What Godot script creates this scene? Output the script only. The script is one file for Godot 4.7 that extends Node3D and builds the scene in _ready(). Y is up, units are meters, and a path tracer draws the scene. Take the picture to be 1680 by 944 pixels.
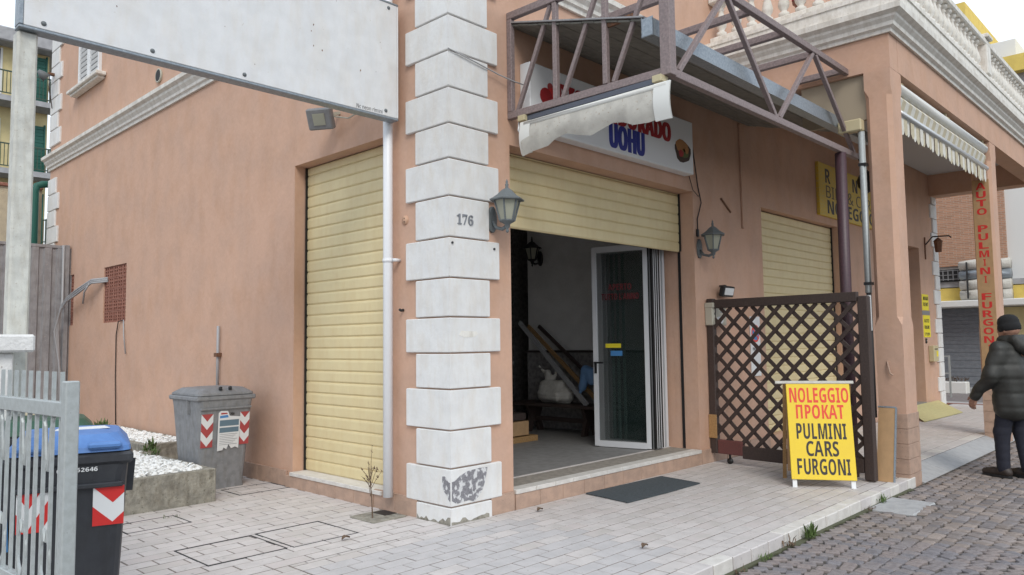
extends Node3D
# A shuttered corner shop in an Italian seaside street, seen from the road on an overcast day.
# World: the street corner of the building is the origin, +x runs along the shop front, +z towards the road, -z down the alley.

var M := {}
var O := Vector3.ZERO          # base of the thing being built; helpers take world points and store local ones
var cam_pos := Vector3(-4.00827, 1.43, 4.55138)
var cam_basis := Basis(Vector3(0.694056, -0.012523, 0.719812), Vector3(-0.042916, 0.997351, 0.058733), Vector3(-0.718641, -0.071655, 0.69168))
var rng := RandomNumberGenerator.new()
var nrm_fine: ImageTexture
var nrm_rough: ImageTexture
const Y := Vector3.UP

# ---------------------------------------------------------------- materials
func lin(r: float, g: float, b: float) -> Color:
	return Color(r, g, b).linear_to_srgb()

func mt(key: String, r: float, g: float, b: float, rough := 0.8, metal := 0.0) -> StandardMaterial3D:
	var m := StandardMaterial3D.new()
	m.resource_name = key
	m.albedo_color = lin(r, g, b)
	m.roughness = rough
	m.metallic = metal
	M[key] = m
	return m

func noise_bytes(freq: float, sd: int, n: int, oct := 4) -> PackedByteArray:
	var f := FastNoiseLite.new()
	f.seed = sd
	f.noise_type = FastNoiseLite.TYPE_SIMPLEX_SMOOTH
	f.frequency = freq
	f.fractal_octaves = oct
	return f.get_seamless_image(n, n).get_data()

# surface whose colour wanders between two real colours, with fine grain and relief; size in metres per repeat
func tx(key: String, a: Color, b: Color, size: float, rough := 0.85, grain := 0.10, bump := 0.3, spots := 0.0, spot_col := Color(0.1, 0.08, 0.06), coarse := 0.012, metal := 0.0, n := 512) -> StandardMaterial3D:
	var c1 := noise_bytes(coarse, hash(key) % 1000, n, 5)
	var c2 := noise_bytes(0.14, hash(key) % 1000 + 7, n, 3)
	var c3 := noise_bytes(0.045, hash(key) % 1000 + 19, n, 4)
	var out := PackedByteArray()
	out.resize(n * n * 3)
	for i in n * n:
		var t: float = clampf((c1[i] / 255.0 - 0.3) * 2.2, 0.0, 1.0)
		var v: float = 1.0 + (c2[i] / 255.0 - 0.5) * 2.0 * grain
		var r: float = (a.r + (b.r - a.r) * t) * v
		var g: float = (a.g + (b.g - a.g) * t) * v
		var bl: float = (a.b + (b.b - a.b) * t) * v
		if spots > 0.0:
			var s: float = clampf((c3[i] / 255.0 - (1.0 - spots)) * 9.0, 0.0, 1.0)
			r += (spot_col.r - r) * s
			g += (spot_col.g - g) * s
			bl += (spot_col.b - bl) * s
		out[i * 3] = int(clampf(pow(r, 0.4545), 0, 1) * 255)
		out[i * 3 + 1] = int(clampf(pow(g, 0.4545), 0, 1) * 255)
		out[i * 3 + 2] = int(clampf(pow(bl, 0.4545), 0, 1) * 255)
	var m := StandardMaterial3D.new()
	m.resource_name = key
	m.albedo_texture = ImageTexture.create_from_image(Image.create_from_data(n, n, false, Image.FORMAT_RGB8, out))
	m.roughness = rough
	m.metallic = metal
	m.uv1_triplanar = true
	m.uv1_world_triplanar = true
	m.uv1_scale = Vector3.ONE / size
	m.normal_enabled = true
	m.normal_texture = nrm_rough if bump > 0.5 else nrm_fine
	m.normal_scale = bump
	M[key] = m
	return m

func bump_tex(freq: float, sd: int, strength: float) -> ImageTexture:
	var f := FastNoiseLite.new()
	f.seed = sd
	f.frequency = freq
	f.fractal_octaves = 4
	var im := f.get_seamless_image(512, 512)
	im.convert(Image.FORMAT_RGBA8)
	im.bump_map_to_normal_map(strength)
	return ImageTexture.create_from_image(im)

func make_materials() -> void:
	nrm_fine = bump_tex(0.06, 3, 3.0)
	nrm_rough = bump_tex(0.03, 5, 6.0)
	tx("plaster", Color(0.59, 0.378, 0.275), Color(0.55, 0.36, 0.268), 3.7, 0.93, 0.03, 0.12, 0.0)
	tx("plaster_upper", Color(0.60, 0.38, 0.26), Color(0.55, 0.34, 0.235), 3.1, 0.93, 0.06, 0.3)
	tx("quoin", Color(0.745, 0.742, 0.73), Color(0.70, 0.698, 0.69), 1.9, 0.8, 0.02, 0.12, 0.12, Color(0.62, 0.61, 0.585))
	tx("cornice", Color(0.82, 0.80, 0.75), Color(0.74, 0.72, 0.67), 1.3, 0.85, 0.04, 0.15, 0.18, Color(0.45, 0.43, 0.39))
	tx("shutter", Color(0.71, 0.60, 0.35), Color(0.69, 0.58, 0.34), 1.7, 0.55, 0.015, 0.05, 0.10, Color(0.42, 0.25, 0.12))
	tx("skirting", Color(0.47, 0.32, 0.24), Color(0.40, 0.275, 0.21), 0.9, 0.75, 0.06, 0.2, 0.2, Color(0.26, 0.2, 0.15))
	for i in 4:
		var k: float = [1.0, 0.975, 1.02, 0.955][i]
		var p: float = [1.0, 0.985, 0.99, 0.97][i]
		tx("tile%d" % i, Color(0.60 * k, 0.562 * k * p, 0.542 * k * p), Color(0.54 * k, 0.505 * k, 0.488 * k * p), 1.1 + 0.3 * i, 0.62, 0.03, 0.1, 0.2, Color(0.36, 0.34, 0.325))
	tx("tile_worn", Color(0.53, 0.505, 0.50), Color(0.48, 0.46, 0.455), 1.3, 0.7, 0.05, 0.2, 0.2, Color(0.4, 0.38, 0.36))
	tx("kerb_tile", Color(0.68, 0.65, 0.61), Color(0.60, 0.57, 0.53), 0.8, 0.6, 0.04, 0.15, 0.18, Color(0.4, 0.37, 0.33))
	tx("grout", Color(0.25, 0.21, 0.185), Color(0.15, 0.125, 0.11), 0.7, 0.95, 0.2, 0.4)
	tx("earth", Color(0.11, 0.098, 0.085), Color(0.075, 0.068, 0.058), 0.6, 0.97, 0.25, 0.8)
	tx("cobble0", Color(0.245, 0.218, 0.215), Color(0.195, 0.17, 0.172), 0.5, 0.72, 0.16, 0.5)
	tx("cobble1", Color(0.22, 0.205, 0.215), Color(0.17, 0.158, 0.168), 0.6, 0.7, 0.16, 0.5)
	tx("cobble2", Color(0.27, 0.228, 0.215), Color(0.21, 0.175, 0.17), 0.4, 0.75, 0.16, 0.5)
	var cs := mt("cobble_far", 1, 1, 1, 0.74)
	cs.vertex_color_use_as_albedo = true
	tx("concrete", Color(0.34, 0.32, 0.27), Color(0.24, 0.225, 0.19), 0.9, 0.93, 0.12, 0.7, 0.26, Color(0.15, 0.145, 0.11))
	tx("slab_grey", Color(0.42, 0.42, 0.42), Color(0.35, 0.35, 0.355), 0.8, 0.8, 0.07, 0.3)
	tx("pole_paint", Color(0.62, 0.62, 0.57), Color(0.52, 0.52, 0.48), 0.7, 0.6, 0.05, 0.2, 0.2, Color(0.42, 0.38, 0.32))
	tx("white_paint", Color(0.74, 0.745, 0.75), Color(0.69, 0.695, 0.70), 1.5, 0.5, 0.015, 0.05, 0.12, Color(0.55, 0.52, 0.48))
	tx("white_wall", Color(0.74, 0.73, 0.71), Color(0.64, 0.63, 0.61), 0.8, 0.9, 0.06, 0.5, 0.22, Color(0.44, 0.42, 0.39))
	tx("gate_metal", Color(0.45, 0.48, 0.48), Color(0.40, 0.425, 0.42), 0.4, 0.5, 0.04, 0.1, 0.14, Color(0.22, 0.22, 0.20), 0.02, 0.25)
	tx("frame_metal", Color(0.265, 0.205, 0.20), Color(0.205, 0.16, 0.157), 0.5, 0.6, 0.08, 0.25, 0.28, Color(0.33, 0.28, 0.26), 0.03)
	tx("post_metal", Color(0.075, 0.035, 0.045), Color(0.05, 0.025, 0.032), 0.5, 0.45, 0.08, 0.2, 0.2, Color(0.15, 0.11, 0.10), 0.03)
	tx("zinc", Color(0.31, 0.35, 0.385), Color(0.25, 0.285, 0.32), 0.5, 0.45, 0.05, 0.15, 0.22, Color(0.50, 0.52, 0.53), 0.03, 0.45)
	tx("soffit", Color(0.20, 0.19, 0.165), Color(0.155, 0.148, 0.13), 0.8, 0.85, 0.08, 0.25, 0.24, Color(0.16, 0.12, 0.08))
	tx("dark_wood", Color(0.056, 0.035, 0.029), Color(0.039, 0.025, 0.021), 0.4, 0.65, 0.14, 0.4, 0.24, Color(0.10, 0.075, 0.06), 0.03)
	tx("plank", Color(0.42, 0.25, 0.10), Color(0.33, 0.19, 0.075), 0.4, 0.7, 0.12, 0.3, 0.2, Color(0.25, 0.15, 0.07), 0.03)
	tx("red_wood", Color(0.16, 0.045, 0.04), Color(0.11, 0.04, 0.035), 0.3, 0.7, 0.12, 0.3, 0.26, Color(0.06, 0.04, 0.03), 0.03)
	tx("valance", Color(0.58, 0.56, 0.51), Color(0.48, 0.46, 0.42), 0.9, 0.7, 0.04, 0.15, 0.27, Color(0.42, 0.34, 0.26))
	M["valance"].backlight_enabled = true
	M["valance"].backlight = lin(0.25, 0.24, 0.21)
	tx("bin_grey", Color(0.26, 0.265, 0.275), Color(0.21, 0.215, 0.225), 0.7, 0.6, 0.05, 0.12, 0.22, Color(0.33, 0.33, 0.33))
	tx("bin_dark", Color(0.032, 0.035, 0.042), Color(0.026, 0.028, 0.035), 0.5, 0.5, 0.06, 0.12)
	tx("bin_blue", Color(0.10, 0.23, 0.52), Color(0.08, 0.195, 0.46), 0.5, 0.5, 0.04, 0.1)
	tx("bin_green", Color(0.03, 0.10, 0.06), Color(0.025, 0.08, 0.05), 0.5, 0.5, 0.05, 0.1)
	tx("sheet_metal", Color(0.33, 0.325, 0.335), Color(0.27, 0.262, 0.27), 1.2, 0.55, 0.05, 0.15, 0.22, Color(0.40, 0.37, 0.36), 0.012, 0.15)
	tx("interior_wall", Color(0.72, 0.71, 0.69), Color(0.66, 0.65, 0.63), 2.1, 0.95, 0.05, 0.3)
	tx("stone_clad", Color(0.32, 0.30, 0.29), Color(0.20, 0.19, 0.185), 0.5, 0.9, 0.15, 0.8)
	tx("shop_floor", Color(0.25, 0.245, 0.24), Color(0.21, 0.205, 0.20), 0.9, 0.6, 0.05, 0.12)
	tx("step_top", Color(0.32, 0.29, 0.25), Color(0.25, 0.225, 0.195), 0.6, 0.85, 0.08, 0.3)
	tx("mat_rubber", Color(0.065, 0.08, 0.09), Color(0.05, 0.062, 0.07), 0.3, 0.95, 0.25, 0.9)
	tx("mat_yellow", Color(0.60, 0.54, 0.27), Color(0.52, 0.47, 0.24), 0.5, 0.9, 0.12, 0.6)
	tx("sign_yellow", Color(0.83, 0.60, 0.025), Color(0.80, 0.57, 0.03), 0.8, 0.45, 0.015, 0.05, 0.1, Color(0.6, 0.42, 0.05))
	tx("faded_yellow", Color(0.60, 0.45, 0.10), Color(0.68, 0.46, 0.03), 0.55, 0.6, 0.04, 0.1, 0.22, Color(0.55, 0.46, 0.22), 0.02)
	tx("tan_board", Color(0.47, 0.29, 0.145), Color(0.42, 0.26, 0.13), 0.7, 0.7, 0.05, 0.12)
	tx("brick", Color(0.42, 0.235, 0.15), Color(0.35, 0.19, 0.125), 1.3, 0.9, 0.14, 0.3)
	tx("far_cream", Color(0.66, 0.56, 0.30), Color(0.60, 0.51, 0.275), 3.0, 0.9, 0.05, 0.2)
	tx("far_yellow", Color(0.72, 0.55, 0.14), Color(0.66, 0.50, 0.13), 2.0, 0.9, 0.05, 0.2)
	tx("far_grey", Color(0.40, 0.40, 0.41), Color(0.34, 0.34, 0.35), 2.0, 0.9, 0.06, 0.2)
	tx("neighbour", Color(0.55, 0.47, 0.34), Color(0.48, 0.41, 0.30), 1.2, 0.9, 0.08, 0.3)
	tx("roller_grey", Color(0.20, 0.215, 0.24), Color(0.17, 0.185, 0.21), 1.0, 0.55, 0.04, 0.1)
	tx("jacket", Color(0.030, 0.030, 0.026), Color(0.024, 0.024, 0.021), 0.3, 0.6, 0.12, 0.4)
	tx("jeans", Color(0.013, 0.014, 0.026), Color(0.010, 0.011, 0.020), 0.2, 0.85, 0.2, 0.4)
	tx("leather", Color(0.035, 0.022, 0.017), Color(0.025, 0.016, 0.012), 0.2, 0.55, 0.15, 0.4)
	tx("knit", Color(0.010, 0.010, 0.011), Color(0.007, 0.007, 0.008), 0.06, 0.95, 0.3, 0.9)
	tx("skin", Color(0.42, 0.23, 0.16), Color(0.36, 0.19, 0.13), 0.2, 0.6, 0.04, 0.1)
	tx("lamp_metal", Color(0.16, 0.18, 0.19), Color(0.11, 0.125, 0.13), 0.15, 0.6, 0.12, 0.3, 0.2, Color(0.23, 0.25, 0.25), 0.03)
	tx("rust", Color(0.20, 0.09, 0.045), Color(0.12, 0.06, 0.035), 0.2, 0.9, 0.2, 0.5)
	tx("fabric_stripe", Color(0.70, 0.68, 0.62), Color(0.62, 0.60, 0.54), 0.5, 0.9, 0.05, 0.3)
	tx("fabric_tan", Color(0.56, 0.50, 0.36), Color(0.50, 0.44, 0.31), 0.5, 0.9, 0.05, 0.3)
	tx("leaf", Color(0.10, 0.16, 0.035), Color(0.06, 0.10, 0.025), 0.15, 0.7, 0.2, 0.3)
	tx("dead_plant", Color(0.16, 0.10, 0.06), Color(0.10, 0.065, 0.04), 0.1, 0.9, 0.2, 0.3)
	tx("cloth_white", Color(0.62, 0.60, 0.55), Color(0.52, 0.50, 0.45), 0.4, 0.9, 0.05, 0.3)
	tx("scrape", Color(0.22, 0.215, 0.23), Color(0.24, 0.235, 0.25), 1.5, 0.9, 0.3, 0.5, 0.47, Color(0.62, 0.62, 0.62), 0.03)
	tx("terracotta", Color(0.36, 0.165, 0.12), Color(0.24, 0.095, 0.065), 0.4, 0.9, 0.12, 0.3)
	mt("white", 0.76, 0.77, 0.78, 0.5)
	mt("white_alu", 0.66, 0.67, 0.69, 0.4)
	mt("alu", 0.60, 0.61, 0.62, 0.35, 0.6)
	mt("black", 0.012, 0.012, 0.013, 0.5)
	mt("dark", 0.03, 0.03, 0.032, 0.8)
	mt("ink", 0.035, 0.03, 0.028, 0.6)
	mt("ink_soft", 0.12, 0.10, 0.07, 0.7)
	mt("red", 0.60, 0.028, 0.025, 0.5)
	mt("red_faded", 0.40, 0.06, 0.06, 0.6)
	mt("red_dull", 0.16, 0.02, 0.025, 0.6)
	mt("sign_red", 0.75, 0.06, 0.03, 0.5)
	mt("deep_red", 0.33, 0.018, 0.022, 0.5)
	mt("deep_blue", 0.025, 0.035, 0.26, 0.5)
	mt("label_blue", 0.07, 0.24, 0.52, 0.5)
	mt("label_slate", 0.12, 0.19, 0.24, 0.6)
	mt("paper", 0.72, 0.73, 0.73, 0.6)
	mt("number_grey", 0.24, 0.25, 0.27, 0.5, 0.3)
	mt("green_paint", 0.012, 0.10, 0.075, 0.6)
	mt("green_rail", 0.04, 0.07, 0.05, 0.6)
	mt("green_alu", 0.34, 0.46, 0.43, 0.4)
	mt("infill", 0.36, 0.30, 0.22, 0.85)
	mt("moss_dirt", 0.085, 0.088, 0.05, 0.95)
	mt("beige_plastic", 0.42, 0.40, 0.33, 0.5)
	mt("cream_plastic", 0.52, 0.45, 0.28, 0.5)
	mt("poster_yellow", 0.80, 0.68, 0.03, 0.6)
	mt("cable_grey", 0.36, 0.36, 0.37, 0.6)
	mt("cable_dark", 0.05, 0.035, 0.03, 0.7)
	mt("pipe_white", 0.76, 0.77, 0.79, 0.35)
	mt("blue_bag", 0.18, 0.34, 0.60, 0.5)
	mt("bun", 0.36, 0.17, 0.06, 0.7)
	mt("bun_dark", 0.06, 0.035, 0.025, 0.7)
	mt("salad", 0.10, 0.12, 0.04, 0.7)
	mt("pebble", 0.78, 0.78, 0.76, 0.7)
	mt("awning_white", 0.70, 0.70, 0.67, 0.5)
	mt("tray_blue", 0.09, 0.10, 0.13, 0.6)
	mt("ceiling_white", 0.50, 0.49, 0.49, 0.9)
	mt("far_white", 0.72, 0.72, 0.70, 0.8)
	mt("door_dark", 0.06, 0.045, 0.04, 0.6)
	mt("window_dark", 0.05, 0.055, 0.06, 0.15)
	var g := mt("glass", 0.9, 0.95, 0.93, 0.03)
	g.transparency = BaseMaterial3D.TRANSPARENCY_ALPHA
	g.albedo_color = Color(0.14, 0.20, 0.19, 0.14)
	g.metallic_specular = 0.3
	var lg := mt("lamp_glass", 0.42, 0.42, 0.34, 0.35)
	lg.backlight_enabled = true
	lg.backlight = lin(0.3, 0.3, 0.22)
	streaks("plaster", 0.05, Vector2(3.1, 6.0))
	streaks("quoin", 0.055, Vector2(1.1, 3.5))
	streaks("cornice", 0.2, Vector2(0.8, 2.5))
	streaks("shutter", 0.035, Vector2(1.3, 5.0))
	streaks("white_paint", 0.035, Vector2(1.4, 5.0))
	streaks("concrete", 0.30, Vector2(0.7, 2.0))
	streaks("bin_grey", 0.15, Vector2(0.5, 2.0))
	streaks("bin_dark", 0.20, Vector2(0.5, 2.0))
	streaks("sheet_metal", 0.14, Vector2(0.5, 4.0))
	streaks("pole_paint", 0.12, Vector2(0.4, 2.5))

# run-off stains: a second, tall and narrow pattern multiplied over the base colour
func streaks(key: String, strength: float, size: Vector2) -> void:
	var n := 256
	var a := noise_bytes(0.03, hash(key) % 500 + 3, n, 4)
	var b := noise_bytes(0.09, hash(key) % 500 + 11, n, 2)
	var out := PackedByteArray()
	out.resize(n * n * 3)
	for i in n * n:
		var t: float = clampf((a[i] / 255.0 - 0.42) * 2.6, 0.0, 1.0) * 0.75 + clampf((b[i] / 255.0 - 0.55) * 3.0, 0.0, 1.0) * 0.4
		var v := 1.0 - strength * t
		out[i * 3] = int(clampf(pow(v, 0.4545), 0, 1) * 255)
		out[i * 3 + 1] = int(clampf(pow(v * (1.0 - 0.03 * t), 0.4545), 0, 1) * 255)
		out[i * 3 + 2] = int(clampf(pow(v * (1.0 - 0.07 * t), 0.4545), 0, 1) * 255)
	var m: StandardMaterial3D = M[key]
	m.detail_enabled = true
	m.detail_blend_mode = BaseMaterial3D.BLEND_MODE_MUL
	m.detail_uv_layer = BaseMaterial3D.DETAIL_UV_2
	m.detail_albedo = ImageTexture.create_from_image(Image.create_from_data(n, n, false, Image.FORMAT_RGB8, out))
	m.uv2_triplanar = true
	m.uv2_world_triplanar = true
	m.uv2_scale = Vector3(1.0 / size.x, 1.0 / size.y, 1.0 / size.x)

# ---------------------------------------------------------------- geometry helpers
func S(smooth := false) -> SurfaceTool:
	var s := SurfaceTool.new()
	s.begin(Mesh.PRIMITIVE_TRIANGLES)
	s.set_smooth_group(1 if smooth else -1)
	return s

func tri(s: SurfaceTool, a: Vector3, b: Vector3, c: Vector3, o: Vector3) -> void:
	if (a - c).cross(a - b).dot(o) < 0.0:
		var t := b
		b = c
		c = t
	s.add_vertex(a - O)
	s.add_vertex(b - O)
	s.add_vertex(c - O)

func quad(s: SurfaceTool, a: Vector3, b: Vector3, c: Vector3, d: Vector3, o: Vector3) -> void:
	tri(s, a, b, c, o)
	tri(s, a, c, d, o)

# box of centre c and size z in the axes b, with chamfered edges when ch > 0
func box(s: SurfaceTool, c: Vector3, z: Vector3, b := Basis(), ch := 0.0) -> void:
	var h := z * 0.5
	var ax := [b.x * h.x, b.y * h.y, b.z * h.z]
	var un := [b.x.normalized(), b.y.normalized(), b.z.normalized()]
	if ch <= 0.0:
		for i in 3:
			var u: Vector3 = ax[(i + 1) % 3]
			var v: Vector3 = ax[(i + 2) % 3]
			for sg in [-1.0, 1.0]:
				var m: Vector3 = c + ax[i] * sg
				quad(s, m - u - v, m + u - v, m + u + v, m - u + v, ax[i] * sg)
		return
	for i in 3:
		var j := (i + 1) % 3
		var k := (i + 2) % 3
		var u: Vector3 = ax[j] - un[j] * ch
		var v: Vector3 = ax[k] - un[k] * ch
		for sg in [-1.0, 1.0]:
			var m: Vector3 = c + ax[i] * sg
			quad(s, m - u - v, m + u - v, m + u + v, m - u + v, ax[i] * sg)
		# edges along axis i
		var e: Vector3 = ax[i] - un[i] * ch
		for sj in [-1.0, 1.0]:
			for sk in [-1.0, 1.0]:
				var p: Vector3 = c + ax[j] * sj + (ax[k] - un[k] * ch) * sk
				var q: Vector3 = c + (ax[j] - un[j] * ch) * sj + ax[k] * sk
				quad(s, p - e, p + e, q + e, q - e, un[j] * sj + un[k] * sk)
	for sx in [-1.0, 1.0]:
		for sy in [-1.0, 1.0]:
			for sz in [-1.0, 1.0]:
				var p0: Vector3 = c + ax[0] * sx + (ax[1] - un[1] * ch) * sy + (ax[2] - un[2] * ch) * sz
				var p1: Vector3 = c + (ax[0] - un[0] * ch) * sx + ax[1] * sy + (ax[2] - un[2] * ch) * sz
				var p2: Vector3 = c + (ax[0] - un[0] * ch) * sx + (ax[1] - un[1] * ch) * sy + ax[2] * sz
				tri(s, p0, p1, p2, un[0] * sx + un[1] * sy + un[2] * sz)

# box between two corners
func bx(s: SurfaceTool, x0: float, x1: float, y0: float, y1: float, z0: float, z1: float, ch := 0.0) -> void:
	box(s, Vector3(x0 + x1, y0 + y1, z0 + z1) * 0.5, Vector3(absf(x1 - x0), absf(y1 - y0), absf(z1 - z0)), Basis(), ch)

# straight bar from a to b, w across (roughly horizontal), h the other way
func bar(s: SurfaceTool, a: Vector3, b: Vector3, w: float, h: float, hint := Vector3.UP, ch := 0.0) -> void:
	var d := (b - a).normalized()
	if absf(d.dot(hint)) > 0.98:
		hint = Vector3(0, 0, 1) if absf(d.z) < 0.9 else Vector3(1, 0, 0)
	var r := d.cross(hint).normalized()
	var u := r.cross(d).normalized()
	box(s, (a + b) * 0.5, Vector3(w, h, (b - a).length()), Basis(r, u, -d), ch)

func tube(s: SurfaceTool, pts: Array, r, n := 8, caps := true) -> void:
	var cnt := pts.size()
	var rings := []
	var nr := Vector3.ZERO
	for i in cnt:
		var d: Vector3 = (pts[mini(i + 1, cnt - 1)] - pts[maxi(i - 1, 0)]).normalized()
		if i == 0:
			nr = d.cross(Vector3(0.31, 0.9, 0.17)).normalized()
		nr = (nr - d * nr.dot(d)).normalized()
		var bi := d.cross(nr)
		var rr: float = r[i] if r is Array else r
		var ring := []
		for k in n:
			var an := TAU * k / n
			ring.append(pts[i] + (nr * cos(an) + bi * sin(an)) * rr)
		rings.append(ring)
	for i in cnt - 1:
		for k in n:
			var a: Vector3 = rings[i][k]
			var b: Vector3 = rings[i][(k + 1) % n]
			var c: Vector3 = rings[i + 1][(k + 1) % n]
			var d2: Vector3 = rings[i + 1][k]
			quad(s, a, b, c, d2, (a + b + c + d2) * 0.25 - (pts[i] + pts[i + 1]) * 0.5)
	if caps:
		for e in [0, cnt - 1]:
			var o: Vector3 = (pts[0] - pts[1]) if e == 0 else (pts[cnt - 1] - pts[cnt - 2])
			for k in range(1, n - 1):
				tri(s, rings[e][0], rings[e][k], rings[e][k + 1], o)

# surface of revolution about a vertical axis at c; prof holds (radius, height)
func lathe(s: SurfaceTool, c: Vector3, prof: Array, n := 12, turn := 0.0, b := Basis()) -> void:
	for i in prof.size() - 1:
		var p: Vector2 = prof[i]
		var q: Vector2 = prof[i + 1]
		for k in n:
			var a0 := TAU * k / n + turn
			var a1 := TAU * (k + 1) / n + turn
			var d0 := Vector3(cos(a0), 0, sin(a0))
			var d1 := Vector3(cos(a1), 0, sin(a1))
			var A: Vector3 = c + b * (d0 * p.x + Y * p.y)
			var B: Vector3 = c + b * (d1 * p.x + Y * p.y)
			var C: Vector3 = c + b * (d1 * q.x + Y * q.y)
			var D: Vector3 = c + b * (d0 * q.x + Y * q.y)
			var o: Vector3 = b * ((d0 + d1) * (q.y - p.y) + Y * (p.x - q.x) * 2.0)
			if q.y < p.y:
				o = b * (-(d0 + d1) * (q.y - p.y) * -1.0 + Y * (p.x - q.x) * 2.0)
			if p.x > 1e-5 and q.x > 1e-5:
				quad(s, A, B, C, D, o)
			elif p.x > 1e-5:
				tri(s, A, B, C, o)
			elif q.x > 1e-5:
				tri(s, A, C, D, o)

# polygon (in the x-y plane of f) given thickness t towards +z of f
func prism(s: SurfaceTool, poly: Array, t: float, f: Transform3D) -> void:
	var pk := PackedVector2Array(poly)
	var id := Geometry2D.triangulate_polygon(pk)
	var nz := f.basis.z
	for i in range(0, id.size(), 3):
		var a := Vector3(pk[id[i]].x, pk[id[i]].y, 0)
		var b := Vector3(pk[id[i + 1]].x, pk[id[i + 1]].y, 0)
		var c := Vector3(pk[id[i + 2]].x, pk[id[i + 2]].y, 0)
		var up := Vector3(0, 0, t)
		tri(s, f * (a + up), f * (b + up), f * (c + up), nz)
		tri(s, f * a, f * b, f * c, -nz)
	var ccw := not Geometry2D.is_polygon_clockwise(pk)
	for i in pk.size():
		var p := pk[i]
		var q := pk[(i + 1) % pk.size()]
		var o2 := Vector2(q.y - p.y, p.x - q.x) * (1.0 if ccw else -1.0)
		quad(s, f * Vector3(p.x, p.y, 0), f * Vector3(q.x, q.y, 0), f * Vector3(q.x, q.y, t), f * Vector3(p.x, p.y, t), f.basis * Vector3(o2.x, o2.y, 0))

func face(o: Vector3, right: Vector3, up := Vector3.UP) -> Transform3D:
	right = right.normalized()
	up = (up - right * up.dot(right)).normalized()
	return Transform3D(Basis(right, up, right.cross(up)), o)

func put(s: SurfaceTool, called: String, m, parent: Node3D) -> MeshInstance3D:
	s.generate_normals()
	var mi := MeshInstance3D.new()
	mi.name = called
	mi.mesh = s.commit()
	mi.mesh.surface_set_material(0, M[m] if m is String else m)
	parent.add_child(mi, true)
	return mi

func part(called: String, m, parent: Node3D, x0: float, x1: float, y0: float, y1: float, z0: float, z1: float, ch := 0.0) -> MeshInstance3D:
	var s := S()
	bx(s, x0, x1, y0, y1, z0, z1, ch)
	return put(s, called, m, parent)

func place(called: String, mesh: Mesh, parent: Node3D, t: Transform3D) -> MeshInstance3D:
	var mi := MeshInstance3D.new()
	mi.name = called
	mi.mesh = mesh
	t.origin -= O
	mi.transform = t
	parent.add_child(mi, true)
	return mi

func T(called: String, label: String, category: String, at := Vector3.ZERO, group := "") -> Node3D:
	var n := Node3D.new()
	n.name = called
	n.position = at
	O = at
	add_child(n, true)
	tag(n, label, category, group)
	return n

func tag(n: Node, label: String, category := "", group := "") -> void:
	n.set_meta("label", label)
	if category:
		n.set_meta("category", category)
	if group:
		n.set_meta("group", group)

func structure(called: String) -> Node3D:
	var n := Node3D.new()
	n.name = called
	n.set_meta("kind", "structure")
	O = Vector3.ZERO
	add_child(n, true)
	return n

func sub(called: String, parent: Node3D) -> Node3D:
	var n := Node3D.new()
	n.name = called
	parent.add_child(n, true)
	return n

var fonts := {}
func words(text: String, parent: Node3D, m: String, f: Transform3D, w: float, h: float, bold := true, depth := 0.002, called := "lettering", serif := false) -> MeshInstance3D:
	var key := str(bold) + str(serif)
	if not fonts.has(key):
		var sf := SystemFont.new()
		sf.font_names = PackedStringArray(["Droid Serif" if serif else "Droid Sans"])
		sf.font_weight = 700 if bold else 400
		fonts[key] = sf
	var t := TextMesh.new()
	t.text = text
	t.font = fonts[key]
	t.font_size = 32
	t.pixel_size = 0.01
	t.curve_step = 1.0
	t.depth = 0.02
	t.material = M[m]
	var a := t.get_aabb()
	var sx := w / a.size.x
	var sy := h / a.size.y
	var sz := depth / 0.02
	var mid := a.position + a.size * 0.5
	var b := Basis(f.basis.x * sx, f.basis.y * sy, f.basis.z * sz)
	return place(called, t, parent, Transform3D(b, f.origin - b * Vector3(mid.x, mid.y, 0) + f.basis.z * depth * 0.5))

# heavy lettering: the same word thrice, shifted sideways, each layer a little prouder
func heavy(text: String, parent: Node3D, m: String, f: Transform3D, w: float, h: float, fat: float) -> void:
	for i in 3:
		words(text, parent, m, Transform3D(f.basis, f.origin + f.basis.x.normalized() * fat * (i - 1)), w, h, true, 0.003 + 0.0012 * i)

func seen_px(p: Vector3) -> Vector2:
	var v := cam_basis.transposed() * (p - cam_pos)
	if v.z > -0.3:
		return Vector2(-9999, -9999)
	return Vector2(840.0 + 1244.3 * v.x / -v.z, 472.0 - 1244.3 * v.y / -v.z)

func in_view(p: Vector3, margin := 30.0) -> bool:
	var q := seen_px(p)
	return q.x > -margin and q.x < 1680 + margin and q.y > -margin and q.y < 944 + margin

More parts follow.
